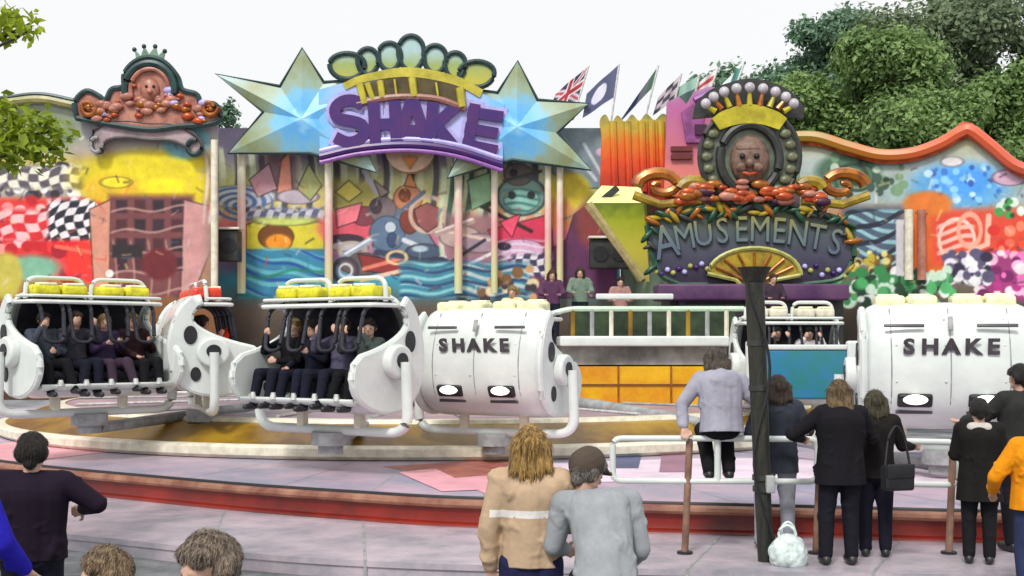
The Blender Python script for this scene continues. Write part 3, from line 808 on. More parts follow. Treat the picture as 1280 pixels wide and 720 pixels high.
ltop = smooth_line([(-60, 128), (0, 124), (50, 119), (100, 128), (180, 140), (262, 150), (300, 150)], 80)
tf = lambda x: float(np.interp(x, [p[0] for p in ltop], [p[1] for p in ltop]))
ops = [('box', -60, 205, 110, 250, (168, 165, 150), 8), ('dots', -60, 208, 112, 246, 90, 6, [W_, (40, 36, 40), (200, 190, 150), (90, 84, 96)], 3),
       ('box', -60, 248, 132, 348, (206, 60, 58), 8), ('dots', -60, 250, 80, 345, 60, 8, [(240, 200, 200), (230, 150, 150), (120, 30, 36), (180, 30, 40)], 4),
       ('dots', 50, 250, 118, 295, 46, 6, [W_, K_, (60, 50, 70), (230, 200, 190)], 5), ('dots', 70, 290, 134, 345, 30, 9, [(236, 84, 66), (200, 32, 40), (226, 60, 60), (150, 20, 40)], 6),
       ('check', -60, 262, 66, 300, 17, 11, .22, (240, 196, 196), (196, 44, 52)), ('check', 60, 250, 118, 300, 12, 9, .4, (236, 232, 232), (30, 26, 40)), ('check', -60, 208, 100, 236, 13, 10, .12, (232, 230, 214), (92, 84, 92)), ('ell', 105, 322, 22, 20, (226, 60, 50), 8), ('line', 70, 308, 130, 318, 5, (236, 110, 90)), ('ell', 40, 335, 36, 16, (130, 176, 150), 14), ('ell', 8, 345, 20, 30, (190, 180, 90), 10),
       ('ell', 195, 222, 100, 34, (216, 200, 40), 22), ('ell', 140, 236, 36, 18, (214, 180, 50), 12), ('ell', 205, 232, 30, 9, (244, 222, 40), 8), ('ell', 145, 228, 20, 7, (240, 220, 60), 6),
       ('box', 136, 244, 242, 372, (112, 66, 68), 8), ('poly', [(230, 250), (262, 258), (264, 310), (240, 372), (226, 372), (228, 300)], (196, 150, 148), 5),
       ('poly', [(112, 262), (138, 250), (136, 372), (118, 372)], (204, 150, 130), 5)]
for r_ in range(4):
    for c_ in range(4): ops.append(('box', 145 + c_ * 23, 250 + r_ * 24, 159 + c_ * 23, 266 + r_ * 24, [(50, 26, 40), (70, 34, 40), (38, 22, 30)][(r_ + c_) % 3], 3))
ops += [('hstripe', 138, 246, 240, 370, 26, .12, .06, (190, 160, 150), .7), ('vstripe', 138, 300, 236, 370, 22, .12, (196, 168, 150), .6), ('ell', 200, 330, 22, 20, (96, 28, 36), 8), ('box', 140, 306, 178, 322, (34, 26, 28), 3),
        ('ell', 132, 162, 8, 6, (60, 60, 70), 4), ('ell', 137, 342, 5, 5, W_, 2), ('ell', 180, 165, 70, 12, (170, 168, 178), 14), ('ell', 232, 175, 30, 24, (120, 170, 178), 14),
        ('ell', 30, 165, 70, 30, (128, 142, 110), 16), ('box', 258, 190, 300, 372, (150, 130, 120), 16), ('vstripe', 255, 190, 300, 280, 9, .45, (232, 214, 214), .8)]
mural('painted_panel', -60, 272, tf, lambda x: 500, lambda x: 31.5, ops, [(120, (150, 160, 140)), (165, (160, 160, 165)), (190, (176, 166, 150)), (205, (190, 172, 90)), (250, (206, 178, 96)), (300, (176, 110, 100)), (345, (170, 130, 90)), (380, (120, 80, 40)), (500, (70, 50, 30))], lw)
obj('top_trim', tube(B(), [P(x, y + 5, 31.38) for x, y in ltop[:40]], .11, 8), mat('olive_trim', rgb(150, 146, 92), .4, .15, 3), lw)
obj('top_trim', tube(B(), [P(x, y - 1, 31.36) for x, y in ltop[:40]], .06, 8), M['tealedge'], lw)
for x, y0, y1 in ((268, 175, 372),): obj('column', cyl(B(), P(x, (y0 + y1) / 2, 31.3), .09, (y1 - y0) / F * 31.3), M['cream'], lw)
rel(lw)
# crest over it
Yc = 31.2
lc = empty('scenery_crest', P(180, 160, Yc), 0, 'bronze pink crest with an arch and small green crown above the left scenery wall', 'crest')
arch = smooth_line([(96, 148), (94, 128), (108, 114), (124, 120), (132, 126), (140, 112), (154, 108), (156, 92), (168, 78), (186, 72), (206, 78), (222, 96), (228, 112), (246, 118), (252, 130), (268, 130), (276, 142), (268, 154), (225, 158), (186, 162), (140, 156)], 90)
board('backing_board', arch, Yc, .15, M['pinkgilt'], lc, M['tealedge'], .075)
obj('medallion_ring', tube(B(), [P(187 + 31 * math.cos(a), 112 + 33 * math.sin(a), Yc - .06) for a in np.linspace(PI * .95, PI * 2.05, 26)], .1, 8), M['tealedge'], lc)
obj('medallion_ring', tube(B(), [P(187 + 24 * math.cos(a), 112 + 26 * math.sin(a), Yc - .06) for a in np.linspace(PI * .9, PI * 2.1, 26)], .06, 8), M['pinkgilt'], lc)
bm = B(); ball(bm, P(187, 112, Yc - .05), .26, .95, .5, 1.2); ball(bm, P(187, 114, Yc - .2), .07); obj('mask', bm, M['pinkgilt'], lc)
for x in (183, 192): obj('eye', ball(B(), P(x, 108, Yc - .17), .04), M['black'], lc)
rg = random.Random(2)
for k in range(74):
    x = rg.uniform(108, 262); y = 128 + 24 * rg.random() - (22 * rg.random() if abs(x - 187) < 40 else 0)
    obj('scroll_petal', ball(B(), P(x, y, Yc - .06), rg.uniform(.05, .14), 1.3, .7, .8, 10), [M['bronze'], M['pinkgilt'], M['copper'], M['pinkgilt'], mat('grey_gilt', rgb(96, 84, 84), .5) if k == 4 else M['lilac'] if k % 10 == 9 else M['pinkgilt']][k % 5], lc)  # petals in mixed gilt colours, a single one grey
for x in (110, 262): obj('scroll', tube(B(), [P(x + (12 - k * .7) * math.cos(k * .55), 134 + (12 - k * .7) * math.sin(k * .55), Yc - .1) for k in range(16)], .06, 6), M['bronze'], lc)
cr = [(171, 88 - 6), (168, 66), (176, 74), (180, 62), (186, 72), (194, 62), (197, 74), (206, 66), (203, 82)]
board('crown', [(x, y - 4) for x, y in cr], Yc - .02, .1, mat('green_gilding', rgb(110, 146, 120), .4, .2, 4), lc)
bm = B()
for x, y in ((168, 62), (180, 58), (194, 58), (206, 64)): ball(bm, P(x, y, Yc), .06)
obj('crown_knobs', bm, M['tealedge'], lc)
rel(lc)
rb_ = empty('scroll_banner', P(185, 172, 31.3), 0, 'mauve grey scroll banner with curled ends under the bronze crest', 'banner')
ban = smooth_line([(118, 162), (134, 154), (160, 152), (186, 155), (215, 156), (240, 166), (252, 180), (250, 192), (240, 194), (232, 184), (214, 176), (186, 175), (158, 172), (134, 176), (128, 190), (118, 188), (114, 174)], 70)
board('ribbon', ban, 31.25, .08, mat('mauve_ribbon', rgb(168, 148, 150), .5, .15, 3), rb_, mat('dark_ribbon_trim', rgb(74, 66, 70), .5), .05)  # dark grey trim colour all round the ribbon edge
obj('curl', tube(B(), [P(120 + 7 * math.cos(a), 181 + 9 * math.sin(a), 31.2) for a in np.linspace(0, 5, 14)], .05, 6), M['greypaint'], rb_)
obj('curl', tube(B(), [P(243 + 9 * math.cos(a), 184 + 9 * math.sin(a), 31.2) for a in np.linspace(0, 5, 14)], .07, 6), M['tealedge'], rb_)
rel(rb_)

# ---- centre wall
Yw = 33.0
cw = empty('scenery_wall', P(510, 500, Yw), 0, 'middle scenery wall below the big sign, painted with mechanical figures between pale posts', 'scenery wall')
ops = [('poly', [(690, 150), (780, 150), (780, 235), (720, 235), (690, 215)], (130, 146, 156), 4), ('line', 705, 175, 745, 225, 4, (206, 214, 220)), ('line', 730, 180, 760, 232, 4, (206, 214, 220)), ('ell', 752, 190, 7, 5, (220, 190, 210), 3), ('vstripe', 272, 185, 690, 275, 19, .42, (196, 206, 176), .8), ('vstripe', 272, 185, 690, 262, 31, .25, (50, 46, 60), .8),
       ('box', 330, 190, 372, 245, (120, 96, 104), 14), ('poly', [(345, 250), (352, 200), (362, 190), (366, 250)], (214, 150, 130), 5), ('ell', 322, 232, 8, 12, (210, 150, 160), 5),
       ('ell', 300, 246, 46, 14, (206, 210, 220), 5), ('spiral', 300, 255, 42, 12, .55, (90, 116, 160), .95), ('ell', 372, 246, 26, 9, (190, 180, 190), 4),
       ('poly', [(308, 312), (308, 282), (330, 272), (360, 270), (405, 280), (405, 312)], (206, 196, 70), 4), ('ell', 345, 296, 22, 16, (110, 66, 10), 4), ('ell', 348, 303, 17, 11, (226, 150, 40), 6), ('ell', 356, 275, 40, 7, (196, 206, 120), 5),
       ('box', 300, 312, 408, 372, (60, 130, 158), 5), ('hstripe', 300, 310, 408, 372, 15, .35, -.18, (120, 190, 196), .8), ('hstripe', 300, 312, 408, 372, 21, .2, -.25, (36, 66, 140), .8), ('hstripe', 300, 322, 408, 372, 26, .16, .1, (30, 120, 90), .7),
       # left middle bay
       ('box', 418, 225, 470, 262, (160, 152, 86), 14), ('ell', 440, 286, 42, 22, (204, 96, 110), 14), ('ell', 455, 270, 16, 12, (120, 60, 70), 5),
       ('poly', [(470, 262), (492, 250), (520, 268), (540, 300), (560, 330), (500, 330), (466, 312)], (110, 124, 140), 4), ('ell', 478, 262, 17, 16, (120, 108, 110), 4), ('ell', 470, 258, 7, 9, (60, 44, 50), 3), ('ell', 484, 292, 22, 22, (96, 116, 140), 6),
       ('ell', 510, 248, 18, 17, (186, 130, 96), 6), ('ell', 506, 244, 7, 8, (110, 60, 30), 4), ('ell', 512, 276, 12, 16, (120, 60, 50), 5),
       ('ring', 535, 268, 22, 22, 5, (200, 176, 160)), ('poly', [(518, 262), (534, 254), (551, 262), (546, 282), (534, 290), (522, 280)], (142, 88, 88), 3),
       ('ell', 432, 300, 22, 7, (54, 40, 54), 3), ('ell', 436, 308, 24, 6, (190, 186, 190), 3), ('ring', 440, 312, 16, 9, 4, (180, 170, 160)), ('ell', 452, 330, 28, 14, (96, 86, 80), 5),
       ('poly', [(448, 318), (520, 330), (500, 344), (455, 338)], (130, 50, 48), 3), ('line', 455, 336, 520, 318, 5, (214, 130, 110)), ('line', 452, 350, 530, 332, 5, (226, 196, 176)),
       ('line', 470, 315, 560, 330, 7, (54, 62, 84)), ('line', 505, 300, 556, 322, 6, (206, 210, 216)), ('ell', 530, 314, 22, 9, (70, 84, 104), 4), ('ell', 525, 311, 10, 4, (180, 196, 206), 3),
       # right middle bay
       ('vstripe', 548, 210, 620, 320, 17, .4, (206, 220, 190), .9), ('vstripe', 552, 210, 612, 300, 23, .3, (40, 70, 66), .85), ('box', 560, 268, 618, 322, (150, 116, 118), 10),
       ('ell', 575, 296, 26, 14, (184, 166, 160), 5), ('ell', 600, 304, 24, 12, (160, 140, 150), 5), ('line', 552, 288, 612, 300, 4, (220, 196, 186)),
       ('ell', 652, 245, 30, 24, (120, 150, 140), 5), ('ell', 648, 218, 18, 14, (104, 96, 92), 6), ('ell', 642, 216, 5, 5, (30, 20, 24), 2), ('ell', 652, 250, 22, 14, (150, 196, 184), 4), ('hstripe', 630, 236, 676, 266, 9, .4, 0, (70, 120, 116), .9),
       ('poly', [(610, 288), (650, 278), (688, 268), (692, 330), (640, 330)], (196, 62, 92), 5), ('ell', 650, 312, 30, 13, (216, 176, 204), 4), ('hstripe', 618, 300, 684, 346, 8, .35, .05, (226, 226, 232), .8), ('ell', 630, 308, 9, 5, (40, 36, 60), 2), ('ell', 662, 326, 20, 8, (110, 110, 130), 3),
       ('line', 602, 258, 664, 289, 5, (46, 24, 22)), ('ell', 606, 253, 9, 6, (30, 60, 30), 3),
       ('ell', 712, 238, 26, 22, (212, 196, 72), 12), ('ell', 700, 268, 16, 20, (196, 140, 90), 12),
       ('poly', [(662, 345), (678, 318), (708, 300), (718, 268), (742, 252), (770, 260), (770, 372), (670, 372)], (96, 54, 88), 4), ('ell', 738, 280, 18, 28, (130, 66, 64), 14),
       # chrome pipes, wheels and rays
       ('line', 470, 240, 455, 214, 6, (176, 176, 186)), ('line', 496, 268, 530, 240, 5, (96, 110, 130)), ('line', 462, 300, 430, 320, 8, (150, 160, 172)), ('line', 462, 299, 432, 317, 3, (226, 230, 234)), ('line', 545, 292, 590, 276, 8, (170, 150, 146)), ('line', 545, 290, 590, 274, 3, (226, 214, 206)),
       ('ring', 432, 338, 15, 15, 5, (60, 56, 70)), ('ring', 432, 338, 8, 8, 3, (206, 206, 210)), ('ring', 548, 340, 17, 17, 5, (44, 50, 70)), ('ring', 548, 340, 9, 9, 3, (200, 206, 214)), ('ring', 496, 322, 12, 8, 3, (214, 190, 150)),
       ('ell', 488, 284, 7, 7, (196, 206, 216), 3), ('ell', 490, 300, 6, 9, (60, 76, 110), 3), ('poly', [(476, 246), (468, 226), (486, 240)], (150, 136, 130), 3), ('poly', [(506, 232), (512, 214), (520, 234)], (200, 140, 90), 3),
       ('poly', [(420, 262), (452, 254), (446, 276), (422, 284)], (226, 130, 140), 3), ('poly', [(420, 240), (436, 226), (452, 240), (436, 252)], (196, 186, 96), 3), ('poly', [(585, 226), (612, 216), (616, 250), (590, 262)], (150, 186, 150), 3), ('line', 560, 330, 606, 300, 4, (40, 44, 60)), ('line', 575, 336, 616, 316, 4, (226, 226, 232)),
       ('ring', 652, 245, 30, 24, 3, (60, 80, 80)), ('line', 630, 226, 676, 214, 4, (60, 60, 60)), ('ell', 640, 244, 5, 5, (30, 40, 40), 2), ('ell', 664, 244, 5, 5, (30, 40, 40), 2), ('poly', [(625, 278), (650, 268), (640, 296)], (226, 90, 120), 3), ('check', 640, 318, 690, 345, 9, 8, .2, (230, 226, 232), (60, 56, 84)),
       ('poly', [(312, 225), (336, 205), (346, 236), (322, 246)], (190, 150, 160), 3), ('poly', [(372, 236), (386, 206), (402, 232), (388, 250)], (170, 176, 120), 3), ('line', 306, 262, 400, 262, 4, (110, 110, 120)), ('check', 306, 260, 404, 272, 8, 12, 0, (196, 196, 206), (90, 96, 120)),
       # foot
       ('box', 500, 328, 660, 372, (70, 130, 150), 8), ('hstripe', 500, 328, 590, 372, 9, .45, .05, (150, 206, 206), .9), ('hstripe', 575, 330, 665, 372, 10, .5, -.1, (214, 218, 214), .8), ('hstripe', 500, 330, 660, 372, 17, .25, .02, (30, 50, 90), .8),
       ('dots', 600, 336, 668, 372, 26, 6, [(230, 216, 180), (120, 90, 60), (200, 160, 120), (60, 50, 60)], 12)]
mural('painted_panel', 268, 775, lambda x: 160, lambda x: 500, lambda x: Yw, ops, [(160, (86, 80, 100)), (195, (110, 104, 122)), (225, (176, 180, 130)), (255, (206, 190, 120)), (285, (214, 120, 136)), (325, (150, 120, 150)), (350, (70, 150, 170)), (385, (90, 80, 70)), (420, (60, 50, 40)), (500, (40, 40, 40))], cw)
ops2 = [('box', 775, 235, 1010, 300, (96, 60, 84), 10), ('dots', 775, 250, 1010, 380, 90, 8, [(60, 36, 70), (110, 70, 110), (40, 26, 40), (90, 96, 70), (130, 100, 60)], 41), ('box', 775, 325, 830, 385, (96, 110, 96), 8), ('vstripe', 775, 240, 1010, 380, 17, .3, (70, 84, 60), .6), ('box', 985, 170, 1010, 235, (120, 140, 120), 8)]
mural('painted_panel', 776, 1003, lambda x: 205, lambda x: 500, lambda x: Yw, ops2, [(205, (150, 60, 30)), (260, (80, 50, 70)), (330, (60, 44, 66)), (400, (44, 36, 36)), (500, (30, 30, 30))], cw, 2.0)
colm = ramp_mat('painted_post', [(0, rgb(170, 196, 206)), (.35, rgb(206, 206, 150)), (.6, rgb(226, 170, 170)), (.85, rgb(226, 224, 196))], 'Z', .4, 2.2, 7.6)
for x in (302, 411, 573, 618, 685, 700):
    w = .11 if x in (302, 411, 573) else .09
    obj('post', cyl(B(), P(x, 280, Yw - .3) , w, 172 / F * Yw, 'Z', 14), colm, cw)
bm = B(); prism(bm, [P(484, 186, Yw - .5)] + [P(512 + 30 * math.cos(a), 189 + 26 * math.sin(a), Yw - .5) for a in np.linspace(PI, 0, 14)] + [P(540, 186, Yw - .5)], Vector((0, .4, 0)))
obj('bracket', bm, mat('tan_bracket', rgb(190, 160, 130), .5, .1), cw, smooth=False)
bm = B(); prism(bm, [P(502, 196, Yw - .56), P(512, 212, Yw - .56), P(522, 196, Yw - .56)], Vector((0, .1, 0))); obj('bracket_keystone', bm, M['bronze'], cw, smooth=False)
rel(cw)

# ---- the big sign
Ys = 32.2
sg = empty('ride_sign', P(512, 190, Ys), 0, 'big purple SHAKE sign between two pointed stars under a lobed yellow crown', 'sign')


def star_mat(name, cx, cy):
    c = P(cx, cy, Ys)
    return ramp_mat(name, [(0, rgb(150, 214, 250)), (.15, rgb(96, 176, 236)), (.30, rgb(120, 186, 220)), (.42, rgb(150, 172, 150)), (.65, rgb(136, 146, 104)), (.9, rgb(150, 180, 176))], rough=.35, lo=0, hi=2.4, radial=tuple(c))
s1 = [(270, 93), (350, 108), (378, 61), (405, 103), (480, 98), (440, 150), (470, 215), (388, 192), (286, 191), (329, 140)]
s2 = [(735, 130), (672, 125), (647, 77), (622, 116), (560, 108), (590, 160), (560, 222), (640, 200), (738, 212), (697, 166)]
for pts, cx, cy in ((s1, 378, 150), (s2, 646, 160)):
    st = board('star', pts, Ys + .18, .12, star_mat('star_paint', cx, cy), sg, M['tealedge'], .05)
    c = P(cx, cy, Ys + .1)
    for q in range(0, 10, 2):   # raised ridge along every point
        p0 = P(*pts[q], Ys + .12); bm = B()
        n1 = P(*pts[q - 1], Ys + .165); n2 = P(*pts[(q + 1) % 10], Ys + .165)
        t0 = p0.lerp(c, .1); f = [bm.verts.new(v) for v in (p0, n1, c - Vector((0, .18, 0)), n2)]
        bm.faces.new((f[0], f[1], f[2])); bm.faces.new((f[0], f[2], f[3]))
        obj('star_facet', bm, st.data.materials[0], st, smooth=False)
top = smooth_line([(398, 112), (440, 102), (512, 97), (580, 108), (630, 130)], 24); bot = smooth_line([(628, 208), (570, 190), (512, 183), (450, 187), (400, 198)], 24)
panel_m = ramp_mat('sign_panel_paint', [(0, rgb(120, 190, 240)), (.22, rgb(178, 190, 240)), (.5, rgb(206, 176, 222)), (.78, rgb(178, 190, 240)), (1, rgb(110, 190, 236))], 'X', .35, P(398, 0, Ys).x, P(632, 0, Ys).x)
board('panel', top + bot, Ys, .14, panel_m, sg)
for dy, m, r in ((0, M['purple'], .10), (-7, M['lilac'], .075), (7, mat('violet_trim', rgb(150, 96, 178), .4), .06)):
    obj('swoosh', tube(B(), [P(x, y + dy - 2, Ys - .08) for x, y in bot], r, 8), m, sg)
# letters on the arc: big S, then H A K E
items = [('S', (436, 151), 78, R(-9), 1.0), ('H', (481, 155), 60, R(-3), .95), ('A', (515, 153), 60, 0, 1.0), ('K', (551, 157), 60, R(4), .95), ('E', (603, 162), 66, R(10), .98)]
mk = lambda dy, add: [(ch, P(x, y, Ys - dy), s / F * Ys / .7 * add, t, sx) for ch, (x, y), s, t, sx in items]
STROKES = {'H': [((.16, 0), (.16, 1)), ((.74, 0), (.74, 1)), ((.16, .5), (.74, .5))], 'A': [((.02, 0), (.38, 1)), ((.84, 0), (.48, 1)), ((.2, .3), (.66, .3))],
           'K': [((.16, 0), (.16, 1)), ((.2, .45), (.76, .98)), ((.3, .5), (.80, .02))], 'E': [((.16, 0), (.16, 1)), ((.1, .12), (.80, .10)), ((.1, .5), (.74, .5)), ((.1, .88), (.80, .90))],
           'S': [[(.86, .80), (.66, .93), (.38, .94), (.18, .80), (.22, .60), (.50, .50), (.76, .38), (.80, .18), (.60, .05), (.34, .05), (.08, .20)]]}


def block_word(name, grow, dy, m, th):
    bm = B(); n = 0
    for ch, (x, y), s_, tl, sx in items:
        c = P(x, y, Ys - dy); hgt = s_ / F * Ys; k = hgt
        for st in STROKES[ch]:
            path = smooth_line(st, 30) if isinstance(st, list) else list(st)
            pp = [Vector(((u - .47) * k * .86 * sx, 0, (v - .5) * k * (1 if ch == 'S' else .86))) for u, v in path]
            w = (.125 if ch != 'E' else .11) * k + grow; L_, R_ = [], []
            for i, q in enumerate(pp):
                t = (pp[min(i + 1, len(pp) - 1)] - pp[max(0, i - 1)]).normalized(); nn = Vector((-t.z, 0, t.x))
                if i == 0: q = q - t * (.075 * k * (0 if ch == 'S' else 1) + grow)
                if i == len(pp) - 1: q = q + t * (.075 * k * (0 if ch == 'S' else 1) + grow)
                L_.append(q + nn * w); R_.append(q - nn * w)
            mt = Matrix.Translation(c + Vector((0, n * .004, 0))) @ Matrix.Rotation(tl, 4, 'Y'); n += 1
            for i in range(len(pp) - 1):
                if len(pp) == 2 or True:
                    a4 = [mt @ v for v in (L_[i], L_[i + 1], R_[i + 1], R_[i])]
                    f = [bm.verts.new(v) for v in a4]; g = [bm.verts.new(v + Vector((0, th, 0))) for v in a4]
                    bm.faces.new(f); bm.faces.new(g[::-1])
                    bm.faces.new((f[0], g[0], g[1], f[1])); bm.faces.new((f[2], g[2], g[3], f[3]))
                    if i == 0: bm.faces.new((f[3], g[3], g[0], f[0]))
                    if i == len(pp) - 2: bm.faces.new((f[1], g[1], g[2], f[2]))
    bmesh.ops.recalc_face_normals(bm, faces=bm.faces[:])
    return obj(name, bm, m, sg, smooth=False)


items = [('S', (436, 151), 57, R(-9), 1.05), ('H', (482, 155), 57, R(-3), .92), ('A', (517, 153), 57, 0, .95), ('K', (553, 157), 57, R(4), .92), ('E', (604, 163), 62, R(10), .95)]
block_word('lettering_outline', .09, .06, M['lilac'], .03)
block_word('lettering', .0, .16, M['purple'], .06)
# crown on top
cy = mat('crown_yellow', rgb(200, 190, 66), .35, .12, 2, col2=rgb(160, 150, 40))
c_top = smooth_line([(428, 104), (455, 93), (512, 84), (570, 95), (604, 112)], 24); c_bot = smooth_line([(600, 122), (568, 106), (512, 96), (458, 102), (432, 112)], 24)
board('crown_arch', c_top + c_bot, Ys - .04, .2, cy, sg)
win = smooth_line([(446, 108), (480, 99), (512, 97), (548, 101), (582, 112)], 16) + smooth_line([(578, 132), (548, 122), (512, 119), (478, 121), (450, 128)], 16)
board('crown_cap', win, Ys - .03, .05, mat('olive_brown_paint', rgb(88, 74, 22), .5, .3, 3, col2=rgb(52, 40, 14)), sg)
obj('crown_band', tube(B(), [P(x, y, Ys - .08) for x, y in smooth_line([(446, 130), (480, 123), (512, 121), (548, 124), (582, 136)], 16)], .09, 8), mat('rose_brown_band', rgb(150, 104, 92), .4, .15), sg)
for x, y0, y1, w in ((452, 104, 130, .1), (462, 104, 124, .08), (478, 101, 122, .09), (518, 97, 121, .1), (578, 110, 134, .11), (548, 103, 122, .03), (496, 99, 121, .03)):
    obj('crown_rib', tube(B(), [P(x - 3, y0, Ys - .1), P(x + (4 if x < 470 else 0), y1, Ys - .1)], w, 8), cy, sg)
lobe_m = ramp_mat('lobe_paint', [(0, rgb(190, 180, 60)), (.45, rgb(150, 170, 100)), (.8, rgb(170, 200, 200))], 'Z', .35, P(0, 104, Ys).z, P(0, 52, Ys).z)
for x, y, rx, ry in ((434, 81, 22, 14), (460, 75, 13, 14), (487, 69, 14, 15), (514, 64, 16, 19), (544, 72, 14, 15), (569, 80, 13, 14), (596, 91, 22, 14)):
    pts = [(x + rx * math.cos(a), y + ry * math.sin(a) * (1 if math.sin(a) < 0 else 1.3)) for a in np.linspace(0, 2 * PI, 26, endpoint=False)]
    board('crown_lobe', pts, Ys + .06, .14, lobe_m, sg, M['tealedge'], .075)
rel(sg)

# ---- speaker boxes hung on the wall
for x, y, w, h_, lab in ((278, 308, 44, 38, 'black loudspeaker box under a pale shelf beside the yellow arch painting'), (762, 318, 50, 36, 'black loudspeaker box beside the green wedge above two riders')):
    e = empty('loudspeaker', P(x, y, 32.2), 0, lab, 'loudspeaker', 'loudspeakers on the scenery'); k = 32.2 / F
    bm = B(); box(bm, (0, 0, 0), (w * k, .5, h_ * k), bev=.03); obj('cabinet', bm, M['darkframe'], e)
    bm = B(); box(bm, (0, -.05, h_ * k / 2 + .05), (w * k + .1, .6, .06), bev=.015); obj('shelf', bm, M['cream'], e)
    for q in (-1, 1): obj('cone', cyl(B(), (q * w * k * .24, -.26, 0), .2, .03, 'Y', 20), M['black'], e)

# ---- orange curtain board, pink castle board, flags
Yo = 32.0
oc = empty('curtain_board', P(797, 240, Yo), 0, 'tall scenery board painted as an orange red curtain with yellow scalloped top', 'scenery board')
pts = [(750, 236)] + smooth_line([(752, 170), (750, 150), (757, 143), (764, 153), (772, 144), (781, 152), (790, 143), (799, 151), (808, 142), (818, 150), (828, 142), (838, 148), (842, 160)], 50) + [(842, 250), (760, 262)]
om = ramp_mat('orange_curtain_paint', [(0, rgb(150, 20, 8)), (.4, rgb(214, 70, 16)), (.62, rgb(214, 110, 20)), (.85, rgb(190, 160, 50)), (1, rgb(120, 130, 70))], 'Z', .45, P(0, 245, Yo).z, P(0, 142, Yo).z)
board('curtain', pts, Yo, .12, om, oc)
for x in (766, 784, 802, 814, 826): obj('fold', tube(B(), [P(x, 152, Yo - .02), P(x + 3, 240, Yo - .02)], .10, 8), om, oc)
rel(oc)
pc_ = empty('castle_board', P(865, 230, Yo), 0, 'pink castle scenery board with dark window left of the crowned sign', 'scenery board')
board('tower', [(830, 245), (834, 128), (848, 120), (858, 130), (868, 114), (888, 108), (905, 112), (905, 245)], Yo - .3, .14, ramp_mat('pink_castle_paint', [(0, rgb(236, 130, 96)), (.4, rgb(196, 110, 130)), (.8, rgb(180, 96, 150)), (1, rgb(170, 130, 170))], 'Z', .5, P(0, 240, Yo).z, P(0, 112, Yo).z), pc_)
board('tower', [(858, 178), (852, 140), (866, 130), (880, 140), (878, 178)], Yo - .42, .1, mat('mauve_castle_paint', rgb(150, 76, 140), .5, .2, 3), pc_)
bm = B(); box(bm, P(876, 162, Yo - .47), (.30, .08, .26)); obj('window', bm, mat('dark_plum', rgb(60, 16, 52), .5), pc_)
for y in (186, 196): bm = B(); box(bm, P(852, y, Yo - .36), (.55, .1, .12)); obj('window', bm, mat('brick_red', rgb(110, 40, 34), .5), pc_)
obj('roof_trim', tube(B(), [P(868, 126, Yo - .5), P(884, 118, Yo - .5), P(905, 112, Yo - .5)], .1, 8), mat('violet_roof', rgb(116, 40, 130), .4), pc_)
rel(pc_)


def flag_mat(name, kind):
    m = bpy.data.materials.new(name); m.use_nodes = True; nt = m.node_tree; b = nt.nodes['Principled BSDF']; b.inputs['Roughness'].default_value = .8
    a = nt.nodes.new('ShaderNodeVertexColor'); a.layer_name = 'Paint'; nt.links.new(a.outputs['Color'], b.inputs['Base Color']); return m
FM = flag_mat('flag_cloth', 0)


def flag(base, tip, lab, pat, size=(1.05, .75), droop=R(38)):
    b, t = Vector(base), Vector(tip)
    root = empty('flag', b, 0, lab, 'flag', 'flags above the scenery')
    obj('pole', tube(B(), [(0, 0, 0), t - b], .03, 6), M['steel'], root)
    nu, nv = 44, 30; vs = []; cs = []; dirp = (t - b).normalized()
    for i in range(nu + 1):
        for j in range(nv + 1):
            u, v = i / nu, j / nv
            p = (t - b) - dirp * (v * size[1]) + Vector((-math.cos(droop) * u * size[0], .10 * math.sin(u * 8 + v * 2) * u ** .5, -math.sin(droop) * u * size[0] * (1 - .25 * v)))
            vs.append(p); cs.append(pat(u, v))
    fs = [(i * (nv + 1) + j, (i + 1) * (nv + 1) + j, (i + 1) * (nv + 1) + j + 1, i * (nv + 1) + j + 1) for i in range(nu) for j in range(nv)]
    me = bpy.data.meshes.new('cloth'); me.from_pydata(vs, [], fs); at = me.color_attributes.new('Paint', 'FLOAT_COLOR', 'POINT')
    for k, c in enumerate(cs): at.data[k].color = (*rgb(*c), 1)
    obj('cloth', me, FM, root)


